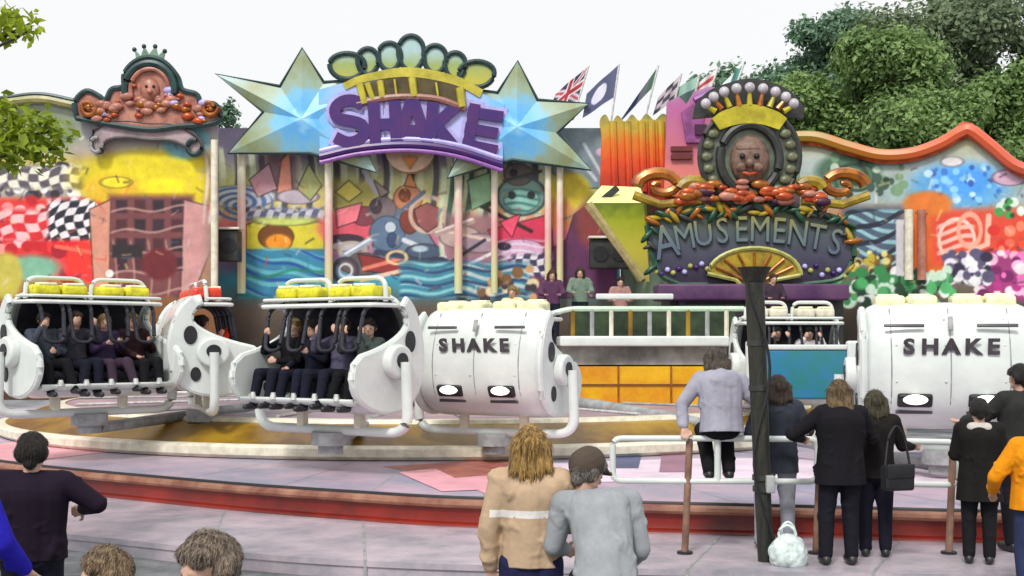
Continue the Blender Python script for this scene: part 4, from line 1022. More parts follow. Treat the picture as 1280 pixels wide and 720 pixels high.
def pat_cross(u, v):
    d = min(abs(u - .5) * 1.4, abs(v - .5)); dg = min(abs(u - v), abs(u - 1 + v))
    return (170, 50, 60) if d < .07 else (224, 214, 220) if d < .14 else (176, 70, 76) if dg < .05 else (214, 206, 214) if dg < .12 else (58, 52, 84)
def pat_disc(u, v): return (222, 220, 244) if math.hypot((u - .55) * 1.3, v - .5) < .3 else (86, 92, 122)
def pat_stripe(u, v): return (60, 100, 76) if u < .22 else (96, 100, 110) if u < .5 else (36, 52, 92)
def pat_stripe2(u, v): return (190, 70, 70) if int(v * 4) % 2 else (222, 214, 214)
def pat_teal(u, v): return (90, 150, 140) if u < .5 else (214, 224, 220)
def pat_dark(u, v): return (70, 70, 84) if (int(v * 4) + int(u * 3)) % 2 else (190, 176, 184)
for base, tip, lab, pat, sz, dr in (((716, 150), (736, 82), 'flag with red and white crosses on dark blue, leftmost of the row', pat_cross, (.95, .8), R(40)), ((764, 152), (774, 80), 'slate blue flag with a white disc above the curtain board', pat_disc, (.95, .75), R(42)),
                            ((806, 150), (823, 82), 'green and navy striped flag hanging long above the curtain board', pat_stripe, (1.35, .5), R(55)), ((838, 146), (852, 92), 'small dark chequered flag beside the pink castle board', pat_dark, (.7, .6), R(45)), ((884, 122), (898, 84), 'small red and white flag just left of the dark sign crown', pat_stripe2, (.6, .6), R(38)), ((916, 118), (930, 80), 'small teal and white flag rising behind the dark sign crown', pat_teal, (.6, .6), R(42)), ((864, 140), (874, 94), 'small two tone green flag above the pink castle board', lambda u, v: (150, 186, 170) if v < .5 else (70, 100, 90), (.6, .6), R(30))):
    flag(P(*base, 32.4), P(*tip, 32.4), lab, pat, (sz[0] * 1.2, sz[1] * 1.15), dr)

# ---- green wedge
gw = empty('wedge_ornament', P(800, 350, 29), 0, 'upside down yellow green wedge ornament with pale top standing left of the dark sign', 'ornament')
Yg = 29.0
def frust(name, t4, b4, m):
    bm = B(); a = [bm.verts.new(v) for v in t4]; c = [bm.verts.new(v) for v in b4]
    bm.faces.new(a); bm.faces.new(c[::-1])
    for i in range(4): bm.faces.new((a[i], a[(i + 1) % 4], c[(i + 1) % 4], c[i]))
    bmesh.ops.recalc_face_normals(bm, faces=bm.faces[:]); return obj(name, bm, m, gw, smooth=False)
grn = ramp_mat('green_wedge_paint', [(0, rgb(170, 160, 90)), (.4, rgb(190, 180, 60)), (.8, rgb(150, 160, 20)), (1, rgb(96, 116, 10))], 'Z', .4, P(0, 350, Yg).z, P(0, 255, Yg).z)
frust('wedge', [P(733, 254, Yg), P(805, 254, Yg), P(808, 250, Yg + 1.2), P(745, 250, Yg + 1.2)], [P(797, 352, Yg), P(812, 352, Yg), P(812, 352, Yg + .4), P(800, 352, Yg + .4)], grn)
frust('wedge_top', [P(752, 232, Yg + .9), P(800, 234, Yg + .9), P(800, 234, Yg + 1.1), P(752, 232, Yg + 1.1)], [P(733, 253.6, Yg), P(806, 253.6, Yg), P(808, 250, Yg + 1.2), P(745, 250, Yg + 1.2)], mat('pale_yellow_paint', rgb(240, 238, 150), .4, .06))
obj('wedge_edge', tube(B(), [P(735, 255, Yg - .03), P(803, 350, Yg - .03)], .12, 6, r1=.08), mat('olive_tan_paint', rgb(176, 160, 110), .4), gw)
bm = B(); box(bm, P(762, 243, Yg + .3), (.16, .05, .5), Matrix.Rotation(R(50), 3, 'Y')); obj('slot', bm, M['darkframe'], gw)
rel(gw)

# ---- booth with the crowned sign
Yb = 27.0; kb = Yb / F
bo = empty('pay_booth', P(935, 440, Yb), 0, 'dark pay booth carrying a crowned clown medallion and arched sign of pale letters', 'booth')
sp_ = smooth_line([(808, 282), (830, 272), (880, 262), (935, 258), (995, 262), (1045, 272), (1066, 284)], 24) + smooth_line([(1068, 320), (1050, 348), (1000, 356)], 8) + [(880, 356)] + smooth_line([(850, 356), (826, 344), (814, 318)], 8)
board('sign_board', sp_, Yb, .2, ramp_mat('slate_sign_paint', [(0, rgb(36, 20, 48)), (.35, rgb(62, 62, 82)), (.65, rgb(74, 84, 90)), (1, rgb(66, 76, 44))], 'Z', .4, P(0, 350, Yb).z, P(0, 262, Yb).z), bo, mat('green_trim', rgb(40, 84, 62), .4), .06)
word = 'AMUSEMENTS'; it = []
for k, ch in enumerate(word):
    u = -1 + 2 * k / (len(word) - 1); x = 938 + u * 106; y = 290 + 16 * u * u - 2
    it.append((ch, P(x, y, Yb - .06), (32 if k else 42) * kb / .7, R(13) * u, .78))
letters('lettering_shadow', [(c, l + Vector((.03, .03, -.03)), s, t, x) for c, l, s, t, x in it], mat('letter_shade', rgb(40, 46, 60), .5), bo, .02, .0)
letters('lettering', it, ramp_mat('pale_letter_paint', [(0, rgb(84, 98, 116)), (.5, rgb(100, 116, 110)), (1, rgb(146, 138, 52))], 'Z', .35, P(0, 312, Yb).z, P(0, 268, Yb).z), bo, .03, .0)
# fan above the pole line
fan = [(884, 342)] + [(943 + 58 * math.cos(a), 344 - 34 * math.sin(a)) for a in np.linspace(PI, 0, 18)] + [(1000, 344), (968, 350), (950, 372), (938, 372), (920, 350)]
board('shell_fan', fan, Yb - .2, .15, mat('olive_gold', rgb(176, 150, 24), .4, .25, 2.5, col2=rgb(112, 88, 10)), bo, mat('pale_olive', rgb(170, 170, 90), .4), .05)
for q in np.linspace(.12, .88, 7):
    a = PI * (1 - q); obj('fan_rib', tube(B(), [P(943, 356, Yb - .24), P(943 + 52 * math.cos(a), 344 - 29 * math.sin(a), Yb - .24)], .03, 6), M['bronze'], bo)
bm = B(); box(bm, P(937, 366, Yb - .4), (232 * kb, .9, 20 * kb), bev=.05); obj('eave', bm, mat('plum_eave', rgb(96, 62, 96), .4, .2, 1.5, col2=rgb(66, 30, 76)), bo)
bm = B(); box(bm, P(937, 420, Yb + .6), (215 * kb, 1.6, 96 * kb)); obj('booth_wall', bm, M['darkframe'], bo)
for x in (852, 1030): bm = B(); box(bm, P(x, 412, Yb - .28), (.14, .14, 80 * kb)); obj('booth_post', bm, M['purple'], bo)
bm = B(); box(bm, P(900, 396, Yb - .23), (88 * kb, .06, 30 * kb)); obj('booth_window', bm, mat('dark_glass', (.02, .02, .03), .08), bo)
# medallion
cx, cyy = 937, 196
pts = [(cx + 62 * math.cos(a), cyy + 62 * math.sin(a)) for a in np.linspace(0, 2 * PI, 40, endpoint=False)]
board('medallion', pts, Yb - .05, .2, mat('grey_green_gilding', rgb(96, 104, 88), .4, .25, 3), bo, M['darkframe'], .07)
for k in range(22):
    a = 2 * PI * k / 22; d = Vector((math.cos(a), 0, math.sin(a))); c0 = P(cx, cyy, Yb - .1)
    obj('laurel_leaf', ball(B(), c0 + d * .93, .13, 1.0, .5, .8, 8), mat('laurel', rgb(104, 108, 78), .4, .2) if k == 0 else bpy.data.materials['laurel'], bo)
obj('medallion_ring', tube(B(), [P(cx + 37 * math.cos(a), cyy + 2 + 42 * math.sin(a), Yb - .1) for a in np.linspace(0, 2 * PI, 40, endpoint=False)], .1, 8, True), M['darkframe'], bo)
fm = mat('tan_mask', rgb(132, 104, 88), .5, .25, 7, col2=rgb(92, 66, 54))
bm = B(); ball(bm, P(cx, cyy + 4, Yb - .1), .46, .93, .5, 1.15, 24); ball(bm, P(cx, cyy + 8, Yb - .38), .10, .9, 1, 1); ball(bm, P(cx - 10, cyy + 13, Yb - .3), .13, 1, .6, .8); ball(bm, P(cx + 10, cyy + 13, Yb - .3), .13, 1, .6, .8); ball(bm, P(cx, cyy - 10, Yb - .22), .2, 1.5, .5, .4)
mk_ = obj('mask', bm, fm, bo)
for x in (-9, 9): obj('eye', ball(B(), P(cx + x, cyy - 1, Yb - .34), .065), M['black'], mk_)
obj('mouth', tube(B(), [P(cx + x, cyy + 22 - abs(x) * .25, Yb - .34 + abs(x) * .006) for x in range(-10, 11, 2)], .04, 6), M['copper'], mk_)
# crown
cb = smooth_line([(890, 148), (905, 138), (937, 130), (969, 138), (984, 148)], 18) + smooth_line([(974, 162), (955, 156), (937, 154), (919, 156), (900, 162)], 18)
board('crown_band', cb, Yb - .2, .3, mat('crown_olive_yellow', rgb(196, 184, 30), .35, .15, 2.5, col2=rgb(150, 138, 10)), bo)
dome = [(866, 148)] + smooth_line([(868, 132), (885, 114), (912, 103), (937, 98), (964, 103), (990, 115), (1006, 134)], 20) + [(1004, 148), (937, 142)]
board('crown_cap', dome, Yb + .12, .12, M['darkframe'], bo)
for k in range(9):
    u = -1 + k / 4; a = R(u * 62); b0 = P(937 + 48 * math.sin(a), 146 - 14 * math.cos(a), Yb - .15); b1 = P(937 + 62 * math.sin(a), 150 - 38 * math.cos(a), Yb - .15)
    obj('crown_spike', tube(B(), [b0, b1], .07, 8, r1=.035), M['bronze'] if k % 2 else bpy.data.materials['crown_olive_yellow'], bo)
    obj('crown_pearl', ball(B(), b1 + Vector((0, -.02, .04)), .115, n=12), mat('pearl', rgb(186, 180, 186), .25, .1) if k == 0 else bpy.data.materials['pearl'], bo)
# scrolls and ruff
for S, x0 in ((-1, 826), (1, 1052)):
    for q, (x, y, r) in enumerate(((x0, 232, 30), (x0 - S * 42, 236, 18))):
        pts = [P(x + S * (r - k * r / 22) * math.cos(k * .42), y - (r * .62 - k * r * .62 / 22) * math.sin(k * .42), Yb - .12) for k in range(20)]
        obj('scroll', tube(B(), pts, .15, 8, r1=.06), [M['bronze'], bpy.data.materials['olive_gold']][q], bo)
    obj('scroll', tube(B(), [P(x0 + S * 34, 244, Yb - .1), P(x0, 256, Yb - .1), P(x0 - S * 50, 250, Yb - .1)], .10, 8), bpy.data.materials['olive_gold'], bo)
gd = mat('deep_green_gilding', rgb(26, 70, 48), .35, .25, 5)
rg = random.Random(31)
for k in range(70):                                            # carved leaves and beads along the top and the ends of the board
    u = rg.uniform(-1, 1); x = 937 + u * 132; y = 262 + 14 * u * u + rg.uniform(-9, 6) + (rg.uniform(0, 70) if abs(u) > .9 else 0)
    o_ = obj('carved_leaf', ball(B(), (0, 0, 0), rg.uniform(.06, .13), 1.8, .6, .6, 8), [gd, M['bronze'], bpy.data.materials['olive_gold'], gd, M['darkframe']][k % 5], bo)
    o_.location = P(x, y, Yb - .1); o_.rotation_euler = (0, rg.uniform(-1.2, 1.2), 0)
for k in range(34):
    u = -1 + 2 * k / 33; obj('sign_bead', ball(B(), P(938 + u * 118, 324 + 16 * u * u + (8 if k % 2 else 0) + rg.uniform(-4, 4), Yb - .03), .06, n=8), [bpy.data.materials['pale_olive'], M['purple'], M['lilac']][k % 3], bo)
rg = random.Random(11)
for k in range(64):
    u = rg.uniform(-1, 1); x = cx + u * 92; y = 240 + rg.uniform(-14, 14) * (1 - .4 * abs(u)) + 4 * u * u
    obj('ruff_petal', ball(B(), P(x, y, Yb - .18 - rg.uniform(0, .1)), rg.uniform(.07, .15), 1.5, .6, .75, 10), [M['copper'], M['bronze'], M['red'] if k % 9 == 0 else M['copper'], M['pinkgilt'], bpy.data.materials['dark_plum'] if k % 3 == 0 else M['copper']][k % 5], bo)
rel(bo)

# ---- right wing
rwt = smooth_line([(985, 170), (1020, 170), (1060, 182), (1100, 192), (1140, 190), (1175, 178), (1200, 164), (1214, 162), (1240, 182), (1270, 206), (1310, 216), (1360, 214)], 90)
rtf = lambda x: float(np.interp(x, [p[0] for p in rwt], [p[1] for p in rwt]))
rdep = lambda x: 30.0 - (x - 985) * .006
rw = empty('scenery_wall', P(1150, 500, 29), 0, 'right scenery wall with wavy orange top, blue spray and pink crowd painted low', 'scenery wall')
ops = [('ell', 1200, 232, 62, 30, (110, 170, 214), 20), ('ell', 1205, 228, 34, 18, (90, 160, 228), 12), ('dots', 1158, 208, 1250, 250, 34, 4, [(50, 96, 170), (150, 206, 250), (200, 226, 240), (70, 120, 190)], 21), ('ell', 1190, 202, 14, 6, (230, 226, 226), 4), ('ell', 1262, 222, 22, 10, (210, 176, 196), 6),
       ('ell', 1060, 214, 40, 22, (80, 110, 90), 12), ('spiral', 1068, 222, 26, 10, .8, (40, 60, 40), .9), ('dots', 1040, 190, 1130, 245, 30, 6, [(60, 84, 70), (190, 206, 190), (120, 150, 120), (30, 50, 40)], 22),
       ('box', 1052, 258, 1128, 330, (80, 96, 112), 10), ('hstripe', 1056, 262, 1132, 332, 13, .4, -.3, (166, 206, 214), .9), ('hstripe', 1056, 262, 1132, 332, 21, .3, .35, (24, 28, 44), .9), ('dots', 1060, 315, 1115, 338, 30, 4, [(190, 170, 70), (120, 90, 20), (60, 40, 20), (230, 220, 150)], 23),
       ('box', 1138, 246, 1182, 345, (206, 106, 46), 8), ('box', 1165, 262, 1330, 330, (206, 78, 56), 10), ('ell', 1160, 255, 30, 16, (206, 120, 50), 10), ('check', 1184, 318, 1234, 350, 11, 9, .2, (236, 232, 240), (44, 40, 64)), ('ring', 1196, 300, 22, 26, 4, (250, 214, 200)), ('line', 1180, 330, 1240, 312, 4, (120, 40, 50)),
       ('hstripe', 1172, 276, 1218, 322, 11, .5, .15, (240, 196, 184), .95), ('ring', 1212, 288, 14, 20, 5, (240, 170, 150)), ('line', 1236, 270, 1234, 305, 7, (240, 190, 170)), ('line', 1234, 305, 1210, 316, 6, (240, 190, 170)),
       ('dots', 1240, 282, 1330, 318, 26, 7, [(236, 90, 60), (240, 140, 110), (200, 50, 40), (220, 110, 90)], 24), ('box', 1225, 318, 1330, 376, (150, 60, 116), 10), ('dots', 1215, 315, 1330, 376, 70, 6, [(226, 130, 186), (240, 190, 214), (110, 30, 90), (170, 60, 130), (236, 226, 230)], 25),
       ('dots', 1182, 316, 1236, 352, 60, 6, [W_, (236, 230, 240), (40, 36, 60), (90, 84, 110)], 26), ('dots', 1040, 338, 1190, 380, 130, 6, [(206, 230, 210), (60, 130, 80), (30, 60, 40), (236, 240, 236), (90, 170, 110)], 27), ('dots', 1246, 250, 1330, 270, 22, 5, [(230, 240, 230), (70, 150, 80), (30, 70, 40)], 28),
       ('box', 1120, 275, 1130, 345, (214, 210, 214), 2)]
mural('painted_panel', 1000, 1350, rtf, lambda x: 500, rdep, ops, [(160, (190, 176, 120)), (200, (180, 190, 184)), (250, (160, 180, 180)), (264, (190, 150, 120)), (300, (186, 120, 100)), (345, (120, 110, 100)), (390, (70, 60, 50)), (500, (40, 36, 34))], rw)
otm = ramp_mat('orange_trim_paint', [(0, rgb(150, 130, 40)), (.35, rgb(190, 110, 40)), (.6, rgb(214, 92, 46)), (1, rgb(196, 84, 60))], 'X', .4, P(985, 0, 30).x, P(1300, 0, 28).x)
obj('top_trim', tube(B(), [P(x, y + 2, rdep(x) - .1) for x, y in rwt], .15, 8), otm, rw)
obj('top_trim', tube(B(), [P(x, y + 10, rdep(x) - .1) for x, y in rwt], .05, 8), M['copper'], rw)
fin = [P(x, y, rdep(x) + .02) for x, y in ((1140, 188), (1180, 170), (1204, 152), (1216, 154), (1240, 178), (1262, 200), (1220, 186), (1195, 184))]
obj('peak_board', prism(B(), fin, Vector((0, .1, 0))), otm, rw, smooth=False)
for x, y0, m in ((1136, 262, 'cream'), (1152, 262, 'pinkgilt')):
    obj('post', cyl(B(), P(x, (y0 + 350) / 2, 28.7), .10, (350 - y0) / F * 28.7), M[m], rw)
rel(rw)

# ---- boarding platform at the back with its railing
Yp = 23.4
bp = empty('boarding_platform', P(820, 500, Yp), 0, 'raised boarding platform with gold painted front and a row of pink bulbs at its foot', 'boarding platform')
def fbox(name, x0, y0, x1, y1, Y, d, m, bev=0.):
    a, b = P(x0, y0, Y), P(x1, y1, Y); bm = B()
    box(bm, ((a.x + b.x) / 2, Y + d / 2, (a.z + b.z) / 2), (abs(b.x - a.x), d, abs(a.z - b.z)), bev=bev); return obj(name, bm, M[m] if isinstance(m, str) else m, bp)
fbox('floor_beam', 700, 420, 912, 433, Yp - .3, 2.2, 'white', .04)
fbox('grey_band', 702, 433.3, 908, 456, Yp, 1.9, mat('mottled_grey', rgb(150, 152, 146), .5, .25, 1.6))
fbox('gold_panel', 704, 458, 906, 519, Yp - .1, 1.9, M['gold'])
for y in (480, 507): fbox('panel_trim', 704, y, 906, y + 2, Yp - .13, .05, mat('brown_line', rgb(120, 70, 10), .5))
for x in (772, 838): fbox('panel_trim', x, 458, x + 2, 519, Yp - .135, .05, 'bronze')
fbox('bulb_board', 640, 521, 912, 537, Yp - .2, 2.0, 'redrim')
for k in range(18): obj('bulb', ball(B(), P(648 + k * 15, 529, Yp - .24), .068, n=10), M['bulb'], bp)
rel(bp)
ra = empty('railing', P(830, 420, Yp), 0, 'pale green and white railing standing on the boarding platform', 'railing')
obj('top_rail', tube(B(), bend([P(690, 392, Yp), P(712, 386, Yp), P(930, 386, Yp)], .3), .05, 8), mat('pale_green_paint', rgb(196, 226, 196), .35, .08), ra)
bm = B(); a, b = P(745, 367, Yp - .05), P(842, 374, Yp - .05); box(bm, ((a.x + b.x) / 2, Yp, (a.z + b.z) / 2), (b.x - a.x, .12, a.z - b.z), bev=.03); obj('name_board', bm, M['white'], ra)
for x in range(716, 930, 24):
    obj('baluster', tube(B(), [P(x, 420, Yp), P(x, 386, Yp)], .045, 6), [M['greypaint'], M['cream'], mat('olive_post', rgb(110, 104, 40), .5) if x == 764 else M['goldskirt']][(x // 24) % 3], ra)
bm = B(); a, b = P(712, 390, Yp + .5), P(920, 420, Yp + .5); box(bm, ((a.x + b.x) / 2, Yp + .6, (a.z + b.z) / 2), (b.x - a.x, .05, a.z - b.z)); obj('infill_panel', bm, mat('dark_green_panel', rgb(44, 62, 36), .5, .3, 3), ra)
rel(ra)

# ================================================================== FOREGROUND FURNITURE
Yr = 11.76
br = empty('crowd_barrier', (P(860, 690, Yr).x, Yr, WALK), 0, 'white tubular crowd barrier with rounded ends along the walkway', 'crowd barrier')
def rp_(x, y): return P(x, y, Yr)
segs = ((766, 1022, 548, 601, 549, 602), (1030, 1198, 551, 603, 553, 606))
for x0, x1, a0, b0, a1, b1 in segs:
    pts = [rp_((x0 + x1) / 2, a0), rp_(x0, a0), rp_(x0, b0), rp_(x1, b1), rp_(x1, a1), rp_((x0 + x1) / 2 - 1, a0)]
    obj('rail_loop', tube(B(), bend(pts, .09), .03, 10), M['white'], br)
for x, y0 in ((862, 600), (1026, 551), (1192, 604)):
    obj('leg', tube(B(), [Vector((P(x, 0, Yr).x, Yr, rp_(0, 548).z)), Vector((P(x - 6, 0, Yr).x, Yr, WALK + .01))], .034, 10), mat('rusty_steel', rgb(150, 116, 96), .5, .3, 4, col2=rgb(92, 66, 52)) if x == 862 else bpy.data.materials['rusty_steel'], br)
    obj('foot_plate', cyl(B(), Vector((P(x - 6, 0, Yr).x, Yr, WALK + .012)), .075, .02), M['black'], br)
obj('upright', tube(B(), [rp_(897, 549), rp_(897, 602)], .032, 10), M['white'], br)
rel(br)

pm = mat('weathered_pole', rgb(50, 50, 38), .6, .35, 5, .5, 24, col2=rgb(22, 22, 20), stretch=(3, 3, .6))
po = empty('pole', P(957, 699, 11.35), 0, 'dark weathered pole with clamps standing in the walkway before the crowned sign', 'pole')
base = P(957, 699, 11.35); base.z = WALK
tp = P(943, 352, 11.35)
obj('shaft', tube(B(), [base, base.lerp(tp, .3), base.lerp(tp, .6), tp], .070, 14, r1=.088), pm, po)
obj('shaft_top', tube(B(), [tp, tp + Vector((0, 0, .08)), tp + Vector((0, 0, .13))], .098, 14, r1=.16), pm, po)
for q in (.26, .30, .62, .78):
    c = base.lerp(tp, q); obj('clamp', tube(B(), [c - Vector((0, 0, .025)), c + Vector((0, 0, .025))], .092, 14), M['darkframe'], po)
bm = B(); c = base.lerp(tp, .28); box(bm, c + Vector((.05, -.1, 0)), (.08, .08, .16), bev=.015); obj('junction_box', bm, M['greypaint'], po)
obj('cable', tube(B(), [base.lerp(tp, q) + Vector((.09 * math.cos(q * 9), -.1, 0)) for q in np.linspace(.0, 1, 24)], .014, 6), M['black'], po)
rel(po)

# ================================================================== PEOPLE
SIT = dict(pelvis=(0, .25, .11), waist=(0, .29, .25), chest=(0, .31, .43), neck=(0, .28, .60), sl=(.175, .28, .55), sr=(-.175, .28, .55),
           hl=(.09, .22, .09), hr=(-.09, .22, .09), kl=(.13, -.25, .13), kr=(-.12, -.25, .13), al=(.15, -.34, -.26), ar=(-.14, -.34, -.26),
           el=(.24, .14, .32), er=(-.24, .14, .32), wl=(.12, -.04, .42), wr=(-.12, -.04, .42))
bpy.context.view_layer.update()


def riders(g, specs, group, dz=0.):
    for x, H, lab, top, legs, hc, yaw, hair in specs:
        w = g.matrix_world @ Vector((x, -.16, .86 + dz))
        p = dict(SIT); k = (len(lab) % 5 - 2) * .03
        i_ = len(lab) % 4
        if i_ == 1: p.update(el=(.27, .02, .46), wl=(.17, -.06, .66), er=(-.27, .02, .46), wr=(-.17, -.06, .66), neck=(.02, .25, .60))
        elif i_ == 2: p.update(er=(-.26, .16, .32), wr=(-.16, -.16, .22), neck=(-.04, .24, .60), chest=(-.02, .29, .43))
        elif i_ == 3: p.update(el=(.24, .1, .30), wl=(.05, -.08, .30), er=(-.25, .0, .44), wr=(-.16, -.08, .64), neck=(.03, .30, .60))
        p['al'] = (.15 + k, -.36 - k, -.24 + k * .6); p['kr'] = (-.12 - k, -.25, .13 - abs(k) * .4); pass
        person(w, g.rotation_euler.z, lab, top, legs, hc, p, H * 1.0 * min(1, g.scale.x), yaw, .08, hair, .016, 1.12, group=group)


nv = (.010, .011, .022); bk_ = (.008, .008, .010); gr = (.05, .05, .065); pu = (.045, .03, .075); dk = (.016, .018, .03)
hb, hd, hbl = (.05, .03, .018), (.014, .011, .009), (.32, .22, .09)
riders(GC, ((-.68, 1.70, 'rider in black with light hair at the left end of the front gondola', bk_, nv, hbl, .3, 'short'), (-.23, 1.66, 'rider in navy jacket second from the left in the front gondola', nv, nv, hd, -.2, 'mid'),
            (.22, 1.72, 'rider in mauve grey sweatshirt second from the right in the front gondola', (.09, .08, .13), nv, hb, .2, 'short'), (.67, 1.68, 'rider in grey green top at the right end of the front gondola', (.05, .065, .06), bk_, hd, .5, 'short')), 'riders in the front gondola')
riders(GA, ((-.68, 1.68, 'rider in dark slate top at the left end of the leftmost gondola', (.05, .06, .08), bk_, hd, .2, 'short'), (-.23, 1.72, 'rider in grey jacket second from the left in the leftmost gondola', gr, nv, hb, .1, 'short'),
            (.22, 1.64, 'rider in purple jacket second from the right in the leftmost gondola', pu, (.05, .03, .05), hbl, -.2, 'mid'), (.67, 1.7, 'rider in maroon black top at the right end of the leftmost gondola', (.03, .012, .016), bk_, hbl, -.1, 'short')), 'riders in the leftmost gondola')
riders(GB, ((-.2, 1.7, 'rider in bright orange red jacket in the gondola seen from its side', rgb(220, 60, 24), nv, hb, .4, 'short'), (.3, 1.7, 'rider in pale pink top beside the orange red jacket', rgb(220, 160, 150), nv, hbl, .2, 'mid')), 'riders in the side on gondola')
riders(GF, ((-.3, 1.75, 'rider in black top behind the blue gondola front, nearer the pole', bk_, bk_, hd, .1, 'short'), (.35, 1.72, 'rider in white shirt behind the blue gondola front, farther from the pole', (.7, .66, .68), bk_, hd, -.1, 'short')), 'riders behind the blue front', .22)

LEAN = dict(el=(.27, -.08, 1.16), er=(-.27, -.08, 1.16), wl=(.17, -.32, 1.12), wr=(-.17, -.32, 1.12), neck=(0, -.03, 1.43))
for x, y, Y, H, lab, top, legs, hc, hair, yaw in (
        (690, 338, 25.0, 1.50, 'auburn haired spectator in plum top leaning on the boarding railing', (.10, .04, .09), dk, (.10, .04, .02), 'mid', .1),
        (725, 335, 25.1, 1.52, 'dark haired spectator in grey green top at the boarding railing, right of two', (.16, .22, .17), dk, hb, 'mid', -.1),
        (775, 347, 25.2, 1.42, 'spectator in dusty pink top under the green wedge', (.36, .2, .18), dk, hd, 'short', .1),
        (966, 343, 25.9, 1.50, 'person in dark clothes with bare face right under the yellow shell fan', (.05, .03, .05), dk, hb, 'short', .2)):
    c = P(x, y, Y); person((c.x, Y, c.z + .02 - H), 0, lab, top, legs, hc, LEAN, H, yaw, .1, hair, .018, group='people on the boarding platform')
c = P(640, 357, 24.5)
person((c.x, 24.5, c.z - 1.72), R(-30), 'person in cream yellow top behind the lettered back of the middle gondola', rgb(226, 204, 150), dk, hbl, dict(el=(.34, -.1, 1.2), wl=(.2, -.3, 1.3)), 1.72, .3, .2, 'short', .018)

X = lambda x, Y: (x - HX) / F * Y
person((X(41, 7.5), 7.5, GROUND), PI + .12, 'person in dark navy sweater with cropped hair and one elbow out at the left', (.014, .008, .018), (.01, .01, .02), (.022, .016, .012),
       dict(er=(-.40, .0, 1.26), wr=(-.26, -.24, 1.2), sr=(-.2, .02, 1.40), sl=(.2, .02, 1.41), el=(.33, -.02, 1.16), wl=(.2, -.2, 1.05)), 1.63, .1, .05, 'short', .011, 1.25)
person((X(-62, 6.5), 6.5, GROUND), PI - .2, 'person in bright blue jacket cut off by the left edge', rgb(40, 34, 170), (.02, .02, .05), hb, dict(er=(-.29, -.02, 1.12), wr=(-.3, -.2, .95)), 1.74, 0, 0, 'short', .012, 1.1)
person((X(128, 4.5), 4.5, GROUND), R(-62), 'person with flat light brown hair at the bottom edge beside the dark navy sweater', (.2, .2, .22), dk, (.28, .19, .11), None, 1.435, 0, .12, 'short', .010)
person((X(266, 4.05), 4.05, GROUND), R(-48), 'grey brown haired person looking down at the bottom edge, nearest to us', (.12, .12, .14), dk, (.25, .19, .14), None, 1.565, 0, .28, 'short', .009)
person((X(664, 7.2), 7.2, GROUND), PI - .1, 'blonde person in tan jacket with a white stripe across the back', rgb(186, 160, 132), (.02, .022, .07), (.42, .25, .07), dict(el=(.25, .05, 1.12), wl=(.24, .0, .88), er=(-.24, -.04, 1.14), wr=(-.2, -.28, 1.1)), 1.69, .1, .05, 'mid', .010, .9, .02, band=((.75, .72, .68), -.9, .018))
person((X(752, 6.9), 6.9, GROUND), PI + .15, 'stooping person in a grey sweater and brown flat cap', rgb(150, 154, 158), dk, (.2, .18, .16),
       dict(pelvis=(0, .12, .93), waist=(0, .07, 1.09), chest=(.0, -.07, 1.27), neck=(.07, -.24, 1.365), sl=(.2, -.14, 1.34), sr=(-.19, -.10, 1.35), el=(.25, -.2, 1.08), er=(-.25, -.06, 1.07), wl=(.14, -.42, 1.02), wr=(-.2, -.26, .92)), 1.625, -1.05, .35, 'short', .010, .92, .04, cap=(.085, .065, .05))
# sitting on the barrier
c = P(902, 545, 11.76)
person((c.x, 11.76, c.z + .02), PI, 'person in light grey jacket sitting on the top barrier rail, seen from behind', rgb(158, 156, 170), (.009, .009, .011), (.09, .07, .05),
       dict(pelvis=(0, .0, .09), waist=(0, -.02, .24), chest=(0, -.08, .42), neck=(.02, -.17, .55), sl=(.19, -.12, .51), sr=(-.19, -.12, .51), hl=(.09, -.03, .08), hr=(-.09, -.03, .08), kl=(.12, -.36, .0), kr=(-.10, -.36, .0),
            al=(.10, -.12, -.36), ar=(-.09, -.12, -.36), tl=(.10, -.27, -.40), tr=(-.09, -.27, -.40), el=(.37, -.08, .27), er=(-.36, -.06, .28), wl=(.36, .0, .07), wr=(-.33, .0, .07)), 1.72, .05, .45, 'mid', .012, 1.15, .045)
person((X(972, 12.06), 12.06, WALK), PI, 'person in dark jacket and pale jeans mostly hidden behind the dark pole', (.035, .04, .055), rgb(150, 152, 162), hb, dict(er=(-.30, .02, 1.17), wr=(-.27, -.24, 1.2), el=(.28, .02, 1.15), wl=(.2, -.25, 1.15), al=(.17, .03, .09), kl=(.15, -.03, .5)), 1.69, .1, .1, 'mid', .012, 1.0, .16)
person((X(1050, 11.2), 11.2, WALK), PI, 'person with long fair brown hair in a black jacket leaning on the barrier', (.010, .009, .012), (.010, .010, .016), (.17, .11, .05),
       dict(el=(.42, -.04, 1.2), wl=(.28, -.32, 1.14), er=(-.33, -.10, 1.16), wr=(-.40, -.36, 1.13), neck=(0, -.02, 1.43), kl=(.12, -.02, .5), al=(.14, .03, .09)), 1.68, -.15, .18, 'long', .010, 1.25, .17, band=((.35, .30, .30), 2.6, .012))
person((X(1094, 11.62), 11.62, WALK), PI - .2, 'shorter person in a dark coat standing close beside the long haired one', (.014, .012, .012), (.010, .010, .02), (.07, .06, .03), dict(er=(-.28, -.1, 1.14), wr=(-.4, -.3, 1.12)), 1.56, .2, .1, 'mid', .012, 1.0, .1)
person((X(1224, 11.25), 11.25, WALK), PI - .35, 'short person in long dark coat with a white collar near the right edge', (.013, .012, .011), (.011, .011, .013), hd, dict(el=(.24, -.02, 1.12), wl=(.18, -.25, 1.12), er=(-.24, -.02, 1.12), wr=(-.18, -.22, 1.05)), 1.50, .2, .1, 'short', .012, 1.15, .26, collar=(.55, .52, .48))
